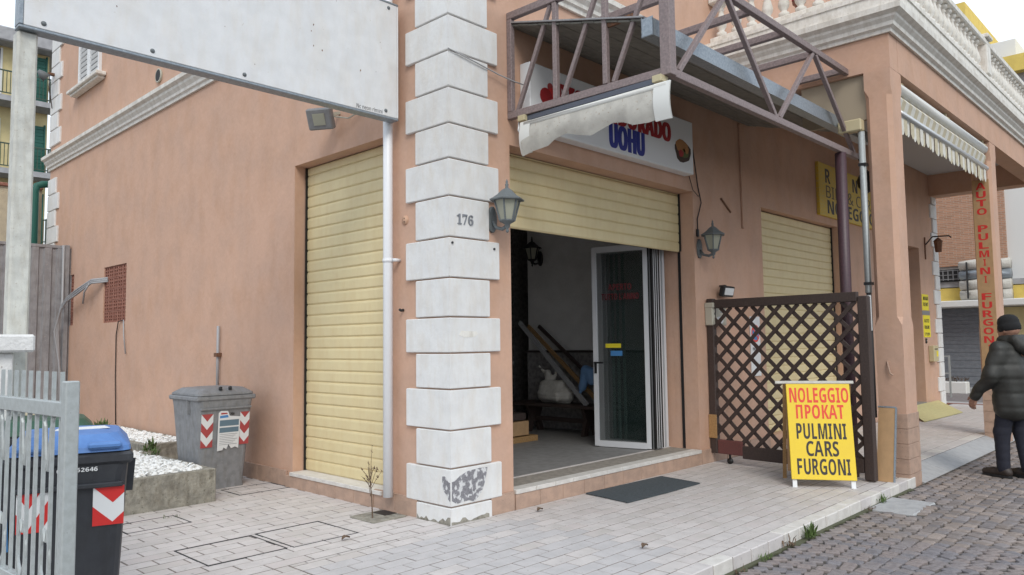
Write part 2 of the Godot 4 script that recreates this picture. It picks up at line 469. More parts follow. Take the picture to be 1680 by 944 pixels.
# running-bond tiles over rectangles; the nearest 300 in view as parts, the others joined
func tiles(parent: Node3D, rects: Array, tx_: float, tz_: float, y: float, mats: Array, called := "tile", gap := 0.006, worn := Rect2(0, 0, 0, 0)) -> void:
	var all := []
	for rc in rects:
		var x0: float = rc[0]
		var x1: float = rc[1]
		var z0: float = rc[2]
		var z1: float = rc[3]
		var r := 0
		var z := z1
		while z > z0 + 0.02:
			var za := maxf(z - tz_, z0)
			var x := x0 - tx_ * (0.5 if r % 2 else 0.0) - rng.randf() * 0.01
			while x < x1 - 0.02:
				var xa := maxf(x, x0)
				var xb := minf(x + tx_, x1)
				if xb - xa > 0.03:
					all.append([Vector3((xa + xb) * 0.5, y, (za + z) * 0.5), xb - xa - gap, z - za - gap])
				x += tx_
			z -= tz_
			r += 1
	var order := []
	for i in all.size():
		var v: bool = in_view(all[i][0])
		order.append([(all[i][0] - cam_pos).length() + (0.0 if v else 1000.0), i])
	order.sort_custom(func(p, q): return p[0] < q[0])
	var meshes := []
	for m in mats:
		var s := S()
		var hold := O
		O = Vector3.ZERO
		box(s, Vector3(0, -0.006, 0), Vector3(tx_ - gap, 0.012, tz_ - gap), Basis(), 0.0015)
		O = hold
		s.generate_normals()
		var me := s.commit()
		me.surface_set_material(0, M[m])
		meshes.append(me)
	var rest := []
	for m in mats:
		rest.append(S())
	var used := []
	for m in mats:
		used.append(false)
	for k in order.size():
		var t: Array = all[order[k][1]]
		var c: Vector3 = t[0]
		c.y += rng.randf_range(-0.0012, 0.0012)
		var pick := rng.randi() % (mats.size() if mats.size() < 5 else mats.size() - 1)
		if worn.size.x > 0 and worn.has_point(Vector2(c.x, c.z)) and rng.randf() < 0.93:
			pick = mats.size() - 1
		var b := Basis.from_euler(Vector3(rng.randf_range(-0.004, 0.004), rng.randf_range(-0.004, 0.004), rng.randf_range(-0.003, 0.003)))
		if k < 300 and order[k][0] < 1000.0:
			place(called, meshes[pick], parent, Transform3D(b * Basis.from_scale(Vector3(t[1] / (tx_ - gap), 1, t[2] / (tz_ - gap))), c))
		else:
			box(rest[pick], c + Vector3(0, -0.006, 0), Vector3(t[1], 0.012, t[2]), b)
			used[pick] = true
	var am: ArrayMesh
	for i in mats.size():
		if used[i]:
			rest[i].generate_normals()
			if am == null:
				am = rest[i].commit()
			else:
				rest[i].commit(am)
			am.surface_set_material(am.get_surface_count() - 1, M[mats[i]])
	if am:
		place(called + "_field", am, parent, Transform3D()).set_meta("kind", "stuff")

# brickwork too far off to tell the bricks apart: courses and joints as colour only
func brick_texture() -> void:
	var n := 512
	var c := noise_bytes(0.05, 77, n, 3)
	var out := PackedByteArray()
	out.resize(n * n * 3)
	for y in n:
		var row := y / 16
		for x in n:
			var xo := (x + (24 if row % 2 else 0)) % 512
			var j := y % 16 < 3 or xo % 64 < 3
			var h := float((xo / 64 * 37 + row * 91) % 17) / 17.0
			var v: float = 0.85 + 0.3 * h + (c[y * n + x] / 255.0 - 0.5) * 0.2
			var col := Color(0.46, 0.40, 0.34) if j else Color(0.44 * v, 0.235 * v, 0.145 * v)
			out[(y * n + x) * 3] = int(clampf(pow(col.r, 0.4545), 0, 1) * 255)
			out[(y * n + x) * 3 + 1] = int(clampf(pow(col.g, 0.4545), 0, 1) * 255)
			out[(y * n + x) * 3 + 2] = int(clampf(pow(col.b, 0.4545), 0, 1) * 255)
	var m: StandardMaterial3D = M["brick"].duplicate()
	m.resource_name = "brick_courses"
	m.albedo_texture = ImageTexture.create_from_image(Image.create_from_data(n, n, false, Image.FORMAT_RGB8, out))
	m.uv1_scale = Vector3.ONE / 1.6
	M["brick_courses"] = m

# ---------------------------------------------------------------- the place
func _ready() -> void:
	rng.seed = 20240117
	# camera
	var cam := Camera3D.new()
	cam.name = "camera"
	cam.fov = 41.56
	cam.near = 0.05
	cam.far = 400.0
	cam.transform = Transform3D(cam_basis, cam_pos)
	cam.current = true
	add_child(cam)
	# overcast sky, soft sun, exposure
	var env := Environment.new()
	var sky := Sky.new()
	var sm := ProceduralSkyMaterial.new()
	sm.sky_top_color = Color(0.88, 0.935, 1.0)
	sm.sky_horizon_color = Color(0.955, 0.975, 1.0)
	sm.sky_curve = 0.2
	sm.ground_bottom_color = Color(0.42, 0.40, 0.38)
	sm.ground_horizon_color = Color(0.62, 0.62, 0.62)
	sm.sun_angle_max = 0.0
	sm.sky_energy_multiplier = 1.0
	sky.sky_material = sm
	env.background_mode = Environment.BG_SKY
	env.sky = sky
	env.background_energy_multiplier = 1.0
	env.tonemap_mode = Environment.TONE_MAPPER_LINEAR
	env.tonemap_exposure = 1.38
	env.sdfgi_enabled = true
	env.ssao_enabled = true
	env.ssil_enabled = true
	var we := WorldEnvironment.new()
	we.name = "environment"
	we.environment = env
	add_child(we)
	var sun := DirectionalLight3D.new()
	sun.name = "sun"
	sun.light_energy = 0.42
	sun.light_angular_distance = 25.0
	sun.light_color = Color(1.0, 0.99, 0.97)
	sun.shadow_enabled = true
	sun.transform = Transform3D(Basis.looking_at(Vector3(0.40, -0.58, -0.52)), Vector3(0, 20, 0))
	add_child(sun)
	make_materials()
	brick_texture()
	build_ground()
	build_building()
	build_far()
	build_alley()
	build_left_sign()
	build_gate()
	build_bins()
	build_shop_front()
	build_frame()
	build_terrace()
	build_interior_things()
	build_portico_things()
	build_person()
	build_small()

# ---------------------------------------------------------------- ground
func build_ground() -> void:
	var g := structure("ground")
	part("earth_sheet", "earth", g, -60, 120, -0.5, -0.30, -90, 90)
	var road := structure("road")
	part("road_bed", "earth", road, -20, 60, -0.29, -0.098, 2.055, 14.0)
	part("road_far", "cobble0", road, 15.0, 19.2, -0.29, -0.095, -40, 2.05)
	cobbles(road)
	var ter := structure("pavement")
	part("pavement_bed", "grout", ter, -1.4, 4.384, -0.28, -0.0022, -0.025, 2.045)
	part("pavement_bed", "grout", ter, 4.384, 4.95, -0.28, -0.0022, -0.025, 1.764)
	tiles(ter, [[-1.4, 4.40, -0.005, 1.925], [4.40, 4.95, -0.005, 1.76]], 0.25, 0.1255, 0.0, ["tile0", "tile1", "tile2", "tile3", "tile_worn"], "paving_tile", 0.010, Rect2(-1.4, 0.13, 1.95, 1.62))
	# kerb of long white edge tiles
	var x := -1.4
	var sv := []
	for i in 3:
		var s := S()
		box(s, Vector3(0, -0.055, 0), Vector3(0.252, 0.115, 0.118), Basis(), 0.006)
		s.generate_normals()
		var me := s.commit()
		me.surface_set_material(0, M[["kerb_tile", "kerb_tile", "tile0"][i]])
		sv.append(me)
	while x < 4.3:
		place("kerb_tile", sv[rng.randi() % 3], ter, Transform3D(Basis.from_euler(Vector3(rng.randf_range(-0.006, 0.006), rng.randf_range(-0.01, 0.01), 0)), Vector3(x + 0.128, rng.randf_range(-0.002, 0.003), 1.99)))
		x += 0.257
	var al := structure("alley_paving")
	part("alley_bed", "grout", al, -6.0, 0.026, -0.28, -0.0022, -9.8, 0.03)
	part("alley_bed", "grout", al, -6.0, -1.4, -0.28, -0.0026, 0.026, 2.045)
	tiles(al, [[-4.2, 0.012, -4.6, -0.007], [-4.2, -1.405, -0.005, 1.98]], 0.30, 0.1335, 0.0, ["tile0", "tile1", "tile2", "tile3"], "paving_tile", 0.012)
	# tile-filled inspection covers: dark open joints round each lid
	for c in [[-1.755, -1.20, -0.915, -0.39], [-1.145, -0.615, -0.93, -0.375], [-1.80, -1.315, -2.05, -1.70], [-0.52, 0.0, -2.83, -2.45]]:
		var s := S()
		var w := 0.009
		bx(s, c[0], c[1], -0.004, 0.0035, c[2] - w, c[2])
		bx(s, c[0], c[1], -0.004, 0.0035, c[3], c[3] + w)
		bx(s, c[0] - w, c[0], -0.004, 0.0035, c[2] - w, c[3] + w)
		bx(s, c[1], c[1] + w, -0.004, 0.0035, c[2] - w, c[3] + w)
		put(s, "cover_joint", "dark", al)
	var pf := structure("portico_floor")
	part("portico_bed", "grout", pf, 4.95, 14.3, -0.28, -0.0022, 0.0, 1.775)
	tiles(pf, [[4.955, 14.2, 0.02, 1.60]], 0.26, 0.17, 0.0, ["tile0", "tile1", "tile2", "tile3"], "paving_tile", 0.007)
	var xx := 4.95
	while xx < 14.2:
		part("border_tile", ["kerb_tile", "tile0"][rng.randi() % 2], pf, xx + 0.003, xx + 0.297, -0.02, 0.001, 1.607, 1.770, 0.003)
		xx += 0.30
	# sloping grey stone ramp down to the road, in slabs
	xx = 4.80
	while xx < 14.2:
		var s := S()
		var f := Transform3D(Basis(Vector3(0, 0, 1), Vector3(0, 1, 0), Vector3(-1, 0, 0)), Vector3(xx + 0.897, 0, 0))
		prism(s, [Vector2(1.776, -0.25), Vector2(2.055, -0.25), Vector2(2.055, -0.10), Vector2(1.776, -0.006)], 0.894, f)
		put(s, "ramp_slab", "slab_grey", pf)
		xx += 0.90
	# pale pavement on the far side of the street and beyond the portico
	var fp := structure("far_pavement")
	part("far_slabs", "tile_worn", fp, 14.35, 15.0, -0.28, -0.01, -30, 2.0)
	part("far_kerb", "terracotta", fp, 14.2, 14.35, -0.28, 0.005, -6, 2.05)
	part("far_slabs", "slab_grey", fp, 19.2, 20.0, -0.28, 0.02, -40, 3.0)

func cobbles(road: Node3D) -> void:
	var base := []
	for i in 9:
		var s := S()
		var hw := 0.0505 + rng.randf_range(-0.005, 0.004)
		var hd := 0.0442 + rng.randf_range(-0.005, 0.003)
		# a worn cube: irregular octagon crowned in two steps
		var ring := []
		for q in [[1, -0.78], [1, 0.78], [0.78, 1], [-0.78, 1], [-1, 0.78], [-1, -0.78], [-0.78, -1], [0.78, -1]]:
			ring.append(Vector2(q[0] * hw * rng.randf_range(0.88, 1.04), q[1] * hd * rng.randf_range(0.88, 1.04)))
		var lv := [[1.0, -0.05], [1.0, -0.006], [0.92, 0.0], [0.45, 0.0025]]
		for l in 3:
			for k in 8:
				var p: Vector2 = ring[k]
				var q: Vector2 = ring[(k + 1) % 8]
				var a0: float = lv[l][0]
				var a1: float = lv[l + 1][0]
				quad(s, Vector3(p.x * a0, lv[l][1], p.y * a0), Vector3(q.x * a0, lv[l][1], q.y * a0), Vector3(q.x * a1, lv[l + 1][1], q.y * a1), Vector3(p.x * a1, lv[l + 1][1], p.y * a1), Vector3(p.x + q.x, 0.02, p.y + q.y))
		for k in range(1, 7):
			tri(s, Vector3(ring[0].x * 0.45, 0.003, ring[0].y * 0.45), Vector3(ring[k].x * 0.45, 0.003, ring[k].y * 0.45), Vector3(ring[k + 1].x * 0.45, 0.003, ring[k + 1].y * 0.45), Y)
		s.generate_normals()
		var me := s.commit()
		me.surface_set_material(0, M["cobble%d" % (i % 3)])
		base.append(me)
	# segmental arcs, strips of 1.25 m running along the road
	var spots := []
	var W := 1.25
	for strip in 5:
		var z0 := 2.10 + strip * W
		for k in 175:
			var nn := 12
			for j in nn:
				var u := (j + 0.5) / nn * W - W * 0.5
				var R := 0.92
				var x := -1.8 + k * 0.093 + (sqrt(R * R - u * u) - 0.70) * 1.0
				var an := atan2(u, sqrt(R * R - u * u))
				var p := Vector3(x + rng.randf_range(-0.008, 0.008), -0.083 + rng.randf_range(-0.005, 0.005), z0 + W * 0.5 + u + rng.randf_range(-0.008, 0.008))
				if p.z < 2.115 or (p.x > 3.05 and p.x < 3.75 and p.z < 2.46 and p.z > 2.0):
					continue
				if in_view(p, 60.0):
					spots.append([(p - cam_pos).length(), p, -an])
	spots.sort_custom(func(a, b): return a[0] < b[0])
	var rest := []
	for i in spots.size():
		var p: Vector3 = spots[i][1]
		var b := Basis.from_euler(Vector3(rng.randf_range(-0.03, 0.03), spots[i][2] + PI * 0.5 + rng.randf_range(-0.11, 0.11), rng.randf_range(-0.05, 0.05)))
		b = b * Basis.from_scale(Vector3(rng.randf_range(0.88, 1.06), 1, rng.randf_range(0.90, 1.13)))
		if i < 300:
			place("cobblestone", base[rng.randi() % 9], road, Transform3D(b, p))
		else:
			rest.append(Transform3D(b, p))
	var mm := MultiMesh.new()
	mm.transform_format = MultiMesh.TRANSFORM_3D
	mm.use_colors = true
	mm.mesh = base[1].duplicate()
	mm.mesh.surface_set_material(0, M["cobble_far"])
	mm.instance_count = rest.size()
	for i in rest.size():
		mm.set_instance_transform(i, rest[i])
		var k := rng.randf_range(0.75, 1.2)
		var w: float = [0.0, 1.0, 2.0][rng.randi() % 3]
		mm.set_instance_color(i, Color((0.215 + 0.026 * w) * k, (0.193 + 0.014 * w) * k, (0.192 + 0.002 * w) * k))
	var mi := MultiMeshInstance3D.new()
	mi.name = "cobblestone_field"
	mi.multimesh = mm
	mi.set_meta("kind", "stuff")
	road.add_child(mi, true)
	# strip of dirt and moss where road and kerb meet
	var ms := S()
	var mp := [Vector2(-1.4, -2.052)]
	var mx := -1.4
	while mx < 4.3:
		mp.append(Vector2(mx, -2.075 - 0.075 * rng.randf() * rng.randf()))
		mx += 0.07
	mp.append(Vector2(4.3, -2.052))
	prism(ms, mp, 0.012, Transform3D(Basis(Vector3(1, 0, 0), Vector3(0, 0, -1), Y), Vector3(0, -0.094, 0)))
	put(ms, "moss_strip", "moss_dirt", road)
	# cement patch beside the kerb
	part("cement_patch", "slab_grey", road, 3.08, 3.72, -0.2, -0.078, 2.06, 2.44, 0.01)

# ---------------------------------------------------------------- the corner building
func l_block(s: SurfaceTool, y0: float, y1: float, lx: float, lz: float, px: float, pz: float) -> void:
	# quoin wrapped round the corner (0,0); sides lx along +x and lz along -z
	var c := 0.006
	var t := 0.05
	var f := Transform3D(Basis(Vector3(1, 0, 0), Vector3(0, 0, -1), Vector3(0, 1, 0)), Vector3(px, 0, pz))
	var out := [Vector2(0, 0), Vector2(lx, 0), Vector2(lx, t), Vector2(t, t), Vector2(t, lz), Vector2(0, lz)]
	var inn := [Vector2(c, c), Vector2(lx - c, c), Vector2(lx - c, t), Vector2(t, t), Vector2(t, lz - c), Vector2(c, lz - c)]
	f.origin.y = y0 + c
	prism(s, out, y1 - y0 - 2 * c, f)
	for e in [[y0 + c, y0, -1.0], [y1 - c, y1, 1.0]]:
		for i in [0, 1, 4, 5]:
			var j := (int(i) + 1) % 6
			var o2: Vector2 = (out[i] + out[j]) * 0.5 - (inn[i] + inn[j]) * 0.5
			var a := Vector3(px + out[i].x, e[0], pz - out[i].y)
			var b := Vector3(px + out[j].x, e[0], pz - out[j].y)
			var d := Vector3(px + inn[j].x, e[1], pz - inn[j].y)
			var g := Vector3(px + inn[i].x, e[1], pz - inn[i].y)
			quad(s, a, b, d, g, Vector3(o2.x, e[2] * 0.01, -o2.y))
		f.origin.y = e[1] - (0.004 if e[2] > 0 else 0.0)
		prism(s, inn, 0.004, f)

func roller(b: Node3D, called: String, along: Vector3, n: Vector3, o: Vector3, w: float, y0: float, y1: float) -> Node3D:
	# closed roller shutter: o is the foot at one end, slats along «along», facing n
	var r := sub(called, b)
	var pitch := 0.1125
	var y := y0
	var i := 0
	var prof := [Vector2(0, -0.004), Vector2(0.006, 0.0), Vector2(0.013, 0.012), Vector2(0.014, 0.085), Vector2(0.010, 0.103), Vector2(0.002, 0.109), Vector2(-0.006, 0.109), Vector2(-0.006, -0.004)]
	while y < y1 - 0.01:
		var s := S()
		var hgt := minf(pitch, y1 - y)
		var pts := []
		for p in prof:
			pts.append(Vector2(p.x, p.y * hgt / pitch))
		var f := Transform3D(Basis(n, Y, n.cross(Y)), o + Y * (y - o.y))
		if f.basis.z.dot(along) < 0:
			f.origin += along * w
		prism(s, pts, w, f)
		put(s, "slat" if i else "bottom_bar", "shutter", r)
		y += pitch
		i += 1
	var s2 := S()
	var c := o + along * w * 0.5 + Y * ((y0 + y1) * 0.5 - o.y) - n * 0.03
	box(s2, c, along.abs() * (w + 0.1) + Y * (y1 - y0) + n.abs() * 0.03)
	put(s2, "shutter_backing", "dark", r)
	for e in [-0.004, w + 0.004]:
		var s3 := S()
		var q: Vector3 = o + along * e + Y * ((y0 + y1) * 0.5 - o.y) + n * 0.012
		box(s3, q, along.abs() * 0.006 + Y * (y1 - y0) + n.abs() * 0.05)
		put(s3, "guide_rail", "black", r)
	var s4 := S()
	tube(s4, [o + along * 0.10 + Y * (y0 + 0.05 - o.y) + n * 0.012, o + along * 0.10 + Y * (y0 + 0.05 - o.y) + n * 0.017], 0.012, 8)
	put(s4, "lock", "dark", r)
	return r

func wall(b: Node3D, x0: float, x1: float, y0: float, y1: float, z0: float, z1: float, m := "plaster") -> void:
	part("wall", m, b, x0, x1, y0, y1, z0, z1)

# profiled string course: list of (proud, height) swept along straight runs with mitred corners
func moulding(s: SurfaceTool, prof: Array, path: Array, outs: Array) -> void:
	# path: points at proud 0; outs: for each path point, the direction (not unit at mitres) of «proud»
	for i in path.size() - 1:
		for k in prof.size() - 1:
			var p: Vector2 = prof[k]
			var q: Vector2 = prof[k + 1]
			var a: Vector3 = path[i] + outs[i] * p.x + Y * p.y
			var b: Vector3 = path[i + 1] + outs[i + 1] * p.x + Y * p.y
			var c: Vector3 = path[i + 1] + outs[i + 1] * q.x + Y * q.y
			var d: Vector3 = path[i] + outs[i] * q.x + Y * q.y
			var n2: Vector3 = (outs[i] + outs[i + 1]) * 0.5
			n2 = n2 - (path[i + 1] - path[i]).normalized() * n2.dot((path[i + 1] - path[i]).normalized())
			quad(s, a, b, c, d, n2.normalized() * (q.y - p.y) - Y * (q.x - p.x))

func column(b: Node3D, x0: float, flip_tiles := true) -> void:
	# portico column: tiled foot, shaft with chamfered arrises that stop short of the foot
	var x1 := x0 + 0.36
	var z0 := 1.765
	var z1 := 2.03
	var c := sub("column", b)
	part("shaft_foot", "plaster", c, x0, x1, -0.12, 1.55, z0, z1)
	var s := S()
	var k := 0.045
	var f := Transform3D(Basis(Vector3(1, 0, 0), Vector3(0, 0, -1), Vector3(0, 1, 0)), Vector3(0, 1.64, 0))
	var oct := [Vector2(x0 + k, -z1), Vector2(x1 - k, -z1), Vector2(x1, -z1 + k), Vector2(x1, -z0 - k), Vector2(x1 - k, -z0), Vector2(x0 + k, -z0), Vector2(x0, -z0 - k), Vector2(x0, -z1 + k)]
	prism(s, oct, 2.35, f)
	# stop between square foot and chamfered shaft
	var sq := [Vector2(x0, -z1), Vector2(x1, -z1), Vector2(x1, -z1), Vector2(x1, -z0), Vector2(x1, -z0), Vector2(x0, -z0), Vector2(x0, -z0), Vector2(x0, -z1)]
	for e in [[1.55, 1.64], [4.08, 3.99]]:
		for i in 8:
			var j := (i + 1) % 8
			var mid: Vector2 = (oct[i] + oct[j]) * 0.5 - Vector2((x0 + x1) * 0.5, -(z0 + z1) * 0.5)
			var A := Vector3(sq[i].x, e[0], -sq[i].y)
			var B := Vector3(sq[j].x, e[0], -sq[j].y)
			var C := Vector3(oct[j].x, e[1], -oct[j].y)
			var D := Vector3(oct[i].x, e[1], -oct[i].y)
			var o := Vector3(mid.x, 0, -mid.y)
			if A.distance_to(B) < 0.001:
				tri(s, A, C, D, o)
			else:
				quad(s, A, B, C, D, o)
	put(s, "shaft", "plaster", c)
	part("shaft_head", "plaster", c, x0, x1, 4.08, 4.272, z0, z1)
	# foot tiles
	for r in 5:
		var y0 := -0.115 + r * 0.153
		for d in [[x0 - 0.012, x0 - 0.002, z0, z1 + 0.010], [x0 + 0.001, x1, z1 + 0.002, z1 + 0.012]]:
			part("foot_tile", "skirting", c, d[0], d[1], y0, y0 + 0.149, d[2], d[3], 0.002)

func build_building() -> void:
	O = Vector3.ZERO
	var b := T("corner_building", "pink plastered corner building with white quoins, shuttered shops and a balustraded portico", "building")
	# front wall, outer face z = -0.03
	wall(b, 0.03, 0.74, -0.1, 9.5, -0.33, -0.03)
	wall(b, 0.74, 3.84, 3.17, 9.5, -0.33, -0.03)
	wall(b, 3.84, 5.60, -0.1, 9.5, -0.33, -0.03)
	wall(b, 5.60, 8.28, 3.20, 9.5, -0.33, -0.03)
	wall(b, 5.60, 8.28, -0.1, 0.15, -0.33, -0.03)
	wall(b, 8.28, 10.9, -0.1, 9.5, -0.33, -0.03)
	wall(b, 10.9, 12.5, 3.20, 9.5, -0.33, -0.03)
	wall(b, 12.5, 13.73, -0.1, 9.5, -0.33, -0.03)
	# deeper jambs of the open shop and the far door
	wall(b, 3.842, 4.14, -0.1, 3.4, -0.62, -0.332)
	wall(b, 0.43, 0.738, -0.1, 3.4, -0.62, -0.332)
	wall(b, 12.502, 12.8, -0.1, 3.4, -0.80, -0.332)
	# side wall, outer face x = 0.03
	wall(b, 0.03, 0.33, -0.1, 9.5, -0.92, -0.332)
	wall(b, 0.03, 0.33, 3.28, 9.5, -2.44, -0.922)
	wall(b, 0.03, 0.33, -0.1, 0.115, -2.44, -0.922)
	wall(b, 0.03, 0.33, -0.1, 1.80, -9.78, -2.442)
	wall(b, 0.03, 0.33, 2.655, 9.5, -9.78, -2.442)
	wall(b, 0.03, 0.33, 1.80, 2.655, -7.155, -2.442)
	wall(b, 0.03, 0.33, 1.80, 2.655, -9.55, -8.10)
	wall(b, 0.03, 0.33, -0.1, 9.5, -11.1, -9.782)
	wall(b, 0.332, 13.73, -0.1, 9.5, -11.1, -10.8)
	wall(b, 13.43, 13.73, -0.1, 9.5, -10.79, -0.332)
	part("roof", "terracotta", b, -0.3, 14.0, 9.5, 9.7, -11.4, 0.3)
	part("floor_slab", "ceiling_white", b, 0.34, 13.42, 4.4, 4.6, -10.79, -0.34)
	# hollow clay grilles let into the side wall: each block a piece with holes
	for g in [[-8.10, -7.155, 1.80, 2.655], [-9.74, -9.552, 1.80, 2.655]]:
		part("grille_recess", "dark", b, 0.16, 0.2, g[2], g[3], g[0], g[1])
		var z: float = g[0]
		var row := 0
		while z < g[1] - 0.03:
			var zz := minf(z + 0.19, g[1])
			for r in 5:
				var s := S()
				var y0: float = g[2] + r * 0.171
				var m := 2 if zz - z > 0.12 else 1
				for q in m + 1:
					var zc := lerpf(z + 0.014, zz - 0.014, float(q) / m)
					bx(s, 0.045, 0.15, y0 + 0.002, y0 + 0.169, zc - 0.011, zc + 0.011)
				for q in 4:
					var yc := y0 + 0.010 + q * 0.0505
					bx(s, 0.048, 0.148, yc - 0.0075, yc + 0.0075, z + 0.002, zz - 0.002)
				put(s, "clay_block", "terracotta", b)
			z = zz
	# quoins at the street corner
	var ys := [0.0, 0.136, 0.436, 0.734, 1.058, 1.346, 1.637, 1.954, 2.284, 2.62, 2.93, 3.22, 3.52, 3.825, 4.13, 4.43, 4.66]
	for i in ys.size() - 1:
		var s := S()
		var long := i % 2 == 1
		l_block(s, ys[i] + (0.006 if i else -0.02), ys[i + 1] - 0.006, 0.568 if long else 0.449, 0.558 if long else 0.426, 0.0, 0.0)
		put(s, "quoin", "quoin", b)
	for i in 8:
		var s := S()
		l_block(s, 4.95 + i * 0.3 + 0.006, 5.25 + i * 0.3 - 0.006, 0.568 if i % 2 else 0.449, 0.558 if i % 2 else 0.426, 0.0, 0.0)
		put(s, "quoin", "quoin", b)
	# quoins at the far alley corner and the far street corner
	for i in 27:
		var y0 := 0.0 + i * 0.30
		if y0 > 4.40 and y0 < 4.88:
			continue
		var lz := 0.62 if i % 2 else 0.46
		part("quoin", "quoin", b, 0.0, 0.06, y0 + 0.006, y0 + 0.294, -11.12, -11.12 + lz, 0.008)
		if i < 15:
			part("quoin", "quoin", b, 13.73 - (0.40 if i % 2 else 0.27), 13.76, y0 + 0.006, y0 + 0.294, -0.06, 0.0, 0.008)
	# scraped patch where a poster was torn off the lowest long quoin
	var sp := S()
	prism(sp, [Vector2(0.01, 0.19), Vector2(0.06, 0.16), Vector2(0.19, 0.17), Vector2(0.25, 0.15), Vector2(0.33, 0.21), Vector2(0.375, 0.30), Vector2(0.40, 0.405), Vector2(0.31, 0.41), Vector2(0.18, 0.40), Vector2(0.10, 0.375), Vector2(0.04, 0.34), Vector2(0.01, 0.335)], 0.0022, face(Vector3(0, 0, 0), Vector3(1, 0, 0)))
	var f2 := face(Vector3(0, 0, 0), Vector3(0, 0, 1))
	prism(sp, [Vector2(-0.006, 0.18), Vector2(-0.006, 0.33), Vector2(-0.03, 0.335), Vector2(-0.07, 0.375), Vector2(-0.10, 0.37), Vector2(-0.105, 0.30), Vector2(-0.08, 0.255), Vector2(-0.05, 0.23), Vector2(-0.03, 0.20)], 0.0022, f2)
	put(sp, "torn_poster_patch", "scrape", b)
	var sc := S()
	prism(sc, [Vector2(0.10, 1.49), Vector2(0.16, 1.47), Vector2(0.27, 1.475), Vector2(0.31, 1.50), Vector2(0.29, 1.52), Vector2(0.12, 1.525)], 0.002, face(Vector3(0, 0, 0), Vector3(1, 0, 0)))
	put(sc, "glue_mark", "cornice", b)
	# green-black grime where the lowest blocks meet the tiles, and two bolts
	for f0 in [face(Vector3(0, 0, 0), Vector3(1, 0, 0)), face(Vector3(0, 0, -0.426), Vector3(0, 0, 1))]:
		var gr := S()
		var top := []
		for k in 15:
			top.append(Vector2(0.005 + k * 0.0295, 0.006 + 0.045 * pow(rng.randf(), 2.0) + (0.02 if k > 9 else 0.0)))
		top.reverse()
		var outl := [Vector2(0.005, -0.002), Vector2(0.418, -0.002)]
		outl.append_array(top)
		prism(gr, outl, 0.0015, f0)
		put(gr, "grime", "concrete", b)
	for q in [[0.03, 2.235], [0.505, 2.22]]:
		var bo := S()
		tube(bo, [Vector3(q[0], q[1], -0.002), Vector3(q[0], q[1], 0.010)], 0.010, 7)
		put(bo, "bolt", "dark", b)
	words("176", b, "number_grey", face(Vector3(0.172, 2.437, 0.0), Vector3(1, 0, 0)), 0.18, 0.085, true, 0.008, "house_number", true)
	# string course on the side wall and the front, running into the balcony cornice
	var pr := [Vector2(0, 4.66), Vector2(0.03, 4.66), Vector2(0.035, 4.70), Vector2(0.06, 4.715), Vector2(0.065, 4.75), Vector2(0.10, 4.79), Vector2(0.105, 4.82), Vector2(0.15, 4.845), Vector2(0.155, 4.895), Vector2(0.13, 4.91), Vector2(0.0, 4.945)]
	var s1 := S()
	moulding(s1, pr, [Vector3(0.03, 0, -11.13), Vector3(0.03, 0, -0.03), Vector3(4.2, 0, -0.03)], [Vector3(-1, 0, 0), Vector3(-1, 0, 1), Vector3(0, 0, 1)])
	put(s1, "string_course", "cornice", b)
	# balcony: beams, slab, cornice
	part("beam", "plaster", b, 4.40, 4.66, 4.275, 4.655, -0.028, 2.03)
	part("beam", "plaster", b, 4.662, 13.76, 4.276, 4.655, 1.775, 2.032)
	part("beam", "plaster", b, 13.36, 13.755, 4.36, 4.80, -0.028, 1.773)
	part("infill_board", "infill", b, 4.45, 4.50, 3.78, 4.272, 1.06, 1.76)
	part("portico_ceiling", "ceiling_white", b, 4.662, 13.34, 4.80, 4.86, -0.02, 1.773)
	part("balcony_slab", "cornice", b, 4.37, 13.9, 4.862, 5.0, -0.03, 2.04)
	var cp := [Vector2(0, 4.645), Vector2(0.03, 4.645), Vector2(0.035, 4.68), Vector2(0.07, 4.70), Vector2(0.075, 4.74), Vector2(0.11, 4.775), Vector2(0.115, 4.80), Vector2(0.17, 4.83), Vector2(0.175, 4.89), Vector2(0.15, 4.90), Vector2(0.145, 5.01), Vector2(0.16, 5.015), Vector2(0.16, 5.06), Vector2(0.0, 5.065)]
	var s2 := S()
	moulding(s2, cp, [Vector3(4.398, 0, -0.03), Vector3(4.398, 0, 2.033), Vector3(13.9, 0, 2.033)], [Vector3(-1, 0, 0), Vector3(-1, 0, 1), Vector3(0, 0, 1)])
	put(s2, "cornice", "cornice", b)
	part("balcony_kerb", "cornice", b, 4.36, 13.9, 5.002, 5.17, 1.98, 2.12, 0.01)
	part("balcony_kerb", "cornice", b, 4.36, 4.50, 5.002, 5.17, -0.03, 1.978, 0.01)
	part("handrail", "cornice", b, 4.34, 13.9, 5.60, 5.69, 1.96, 2.14, 0.015)
	part("handrail", "cornice", b, 4.34, 4.52, 5.60, 5.69, -0.03, 1.958, 0.015)
	for p in [[4.43, 2.05], [8.45, 2.05], [12.6, 2.05]]:
		part("balcony_post", "cornice", b, p[0] - 0.11, p[0] + 0.11, 5.172, 5.598, p[1] - 0.10, p[1] + 0.10, 0.01)
		part("post_cap", "cornice", b, p[0] - 0.14, p[0] + 0.14, 5.692, 5.75, p[1] - 0.13, p[1] + 0.13, 0.012)
	var bs := S(true)
	lathe(bs, Vector3.ZERO, [Vector2(0.0, 0.0), Vector2(0.062, 0.0), Vector2(0.062, 0.05), Vector2(0.04, 0.06), Vector2(0.035, 0.08), Vector2(0.06, 0.12), Vector2(0.066, 0.16), Vector2(0.05, 0.23), Vector2(0.034, 0.29), Vector2(0.03, 0.33), Vector2(0.045, 0.345), Vector2(0.03, 0.36), Vector2(0.04, 0.375), Vector2(0.06, 0.385), Vector2(0.06, 0.428), Vector2(0, 0.428)], 10)
	bs.generate_normals()
	var bm := bs.commit()
	bm.surface_set_material(0, M["cornice"])
	var xx := 4.68
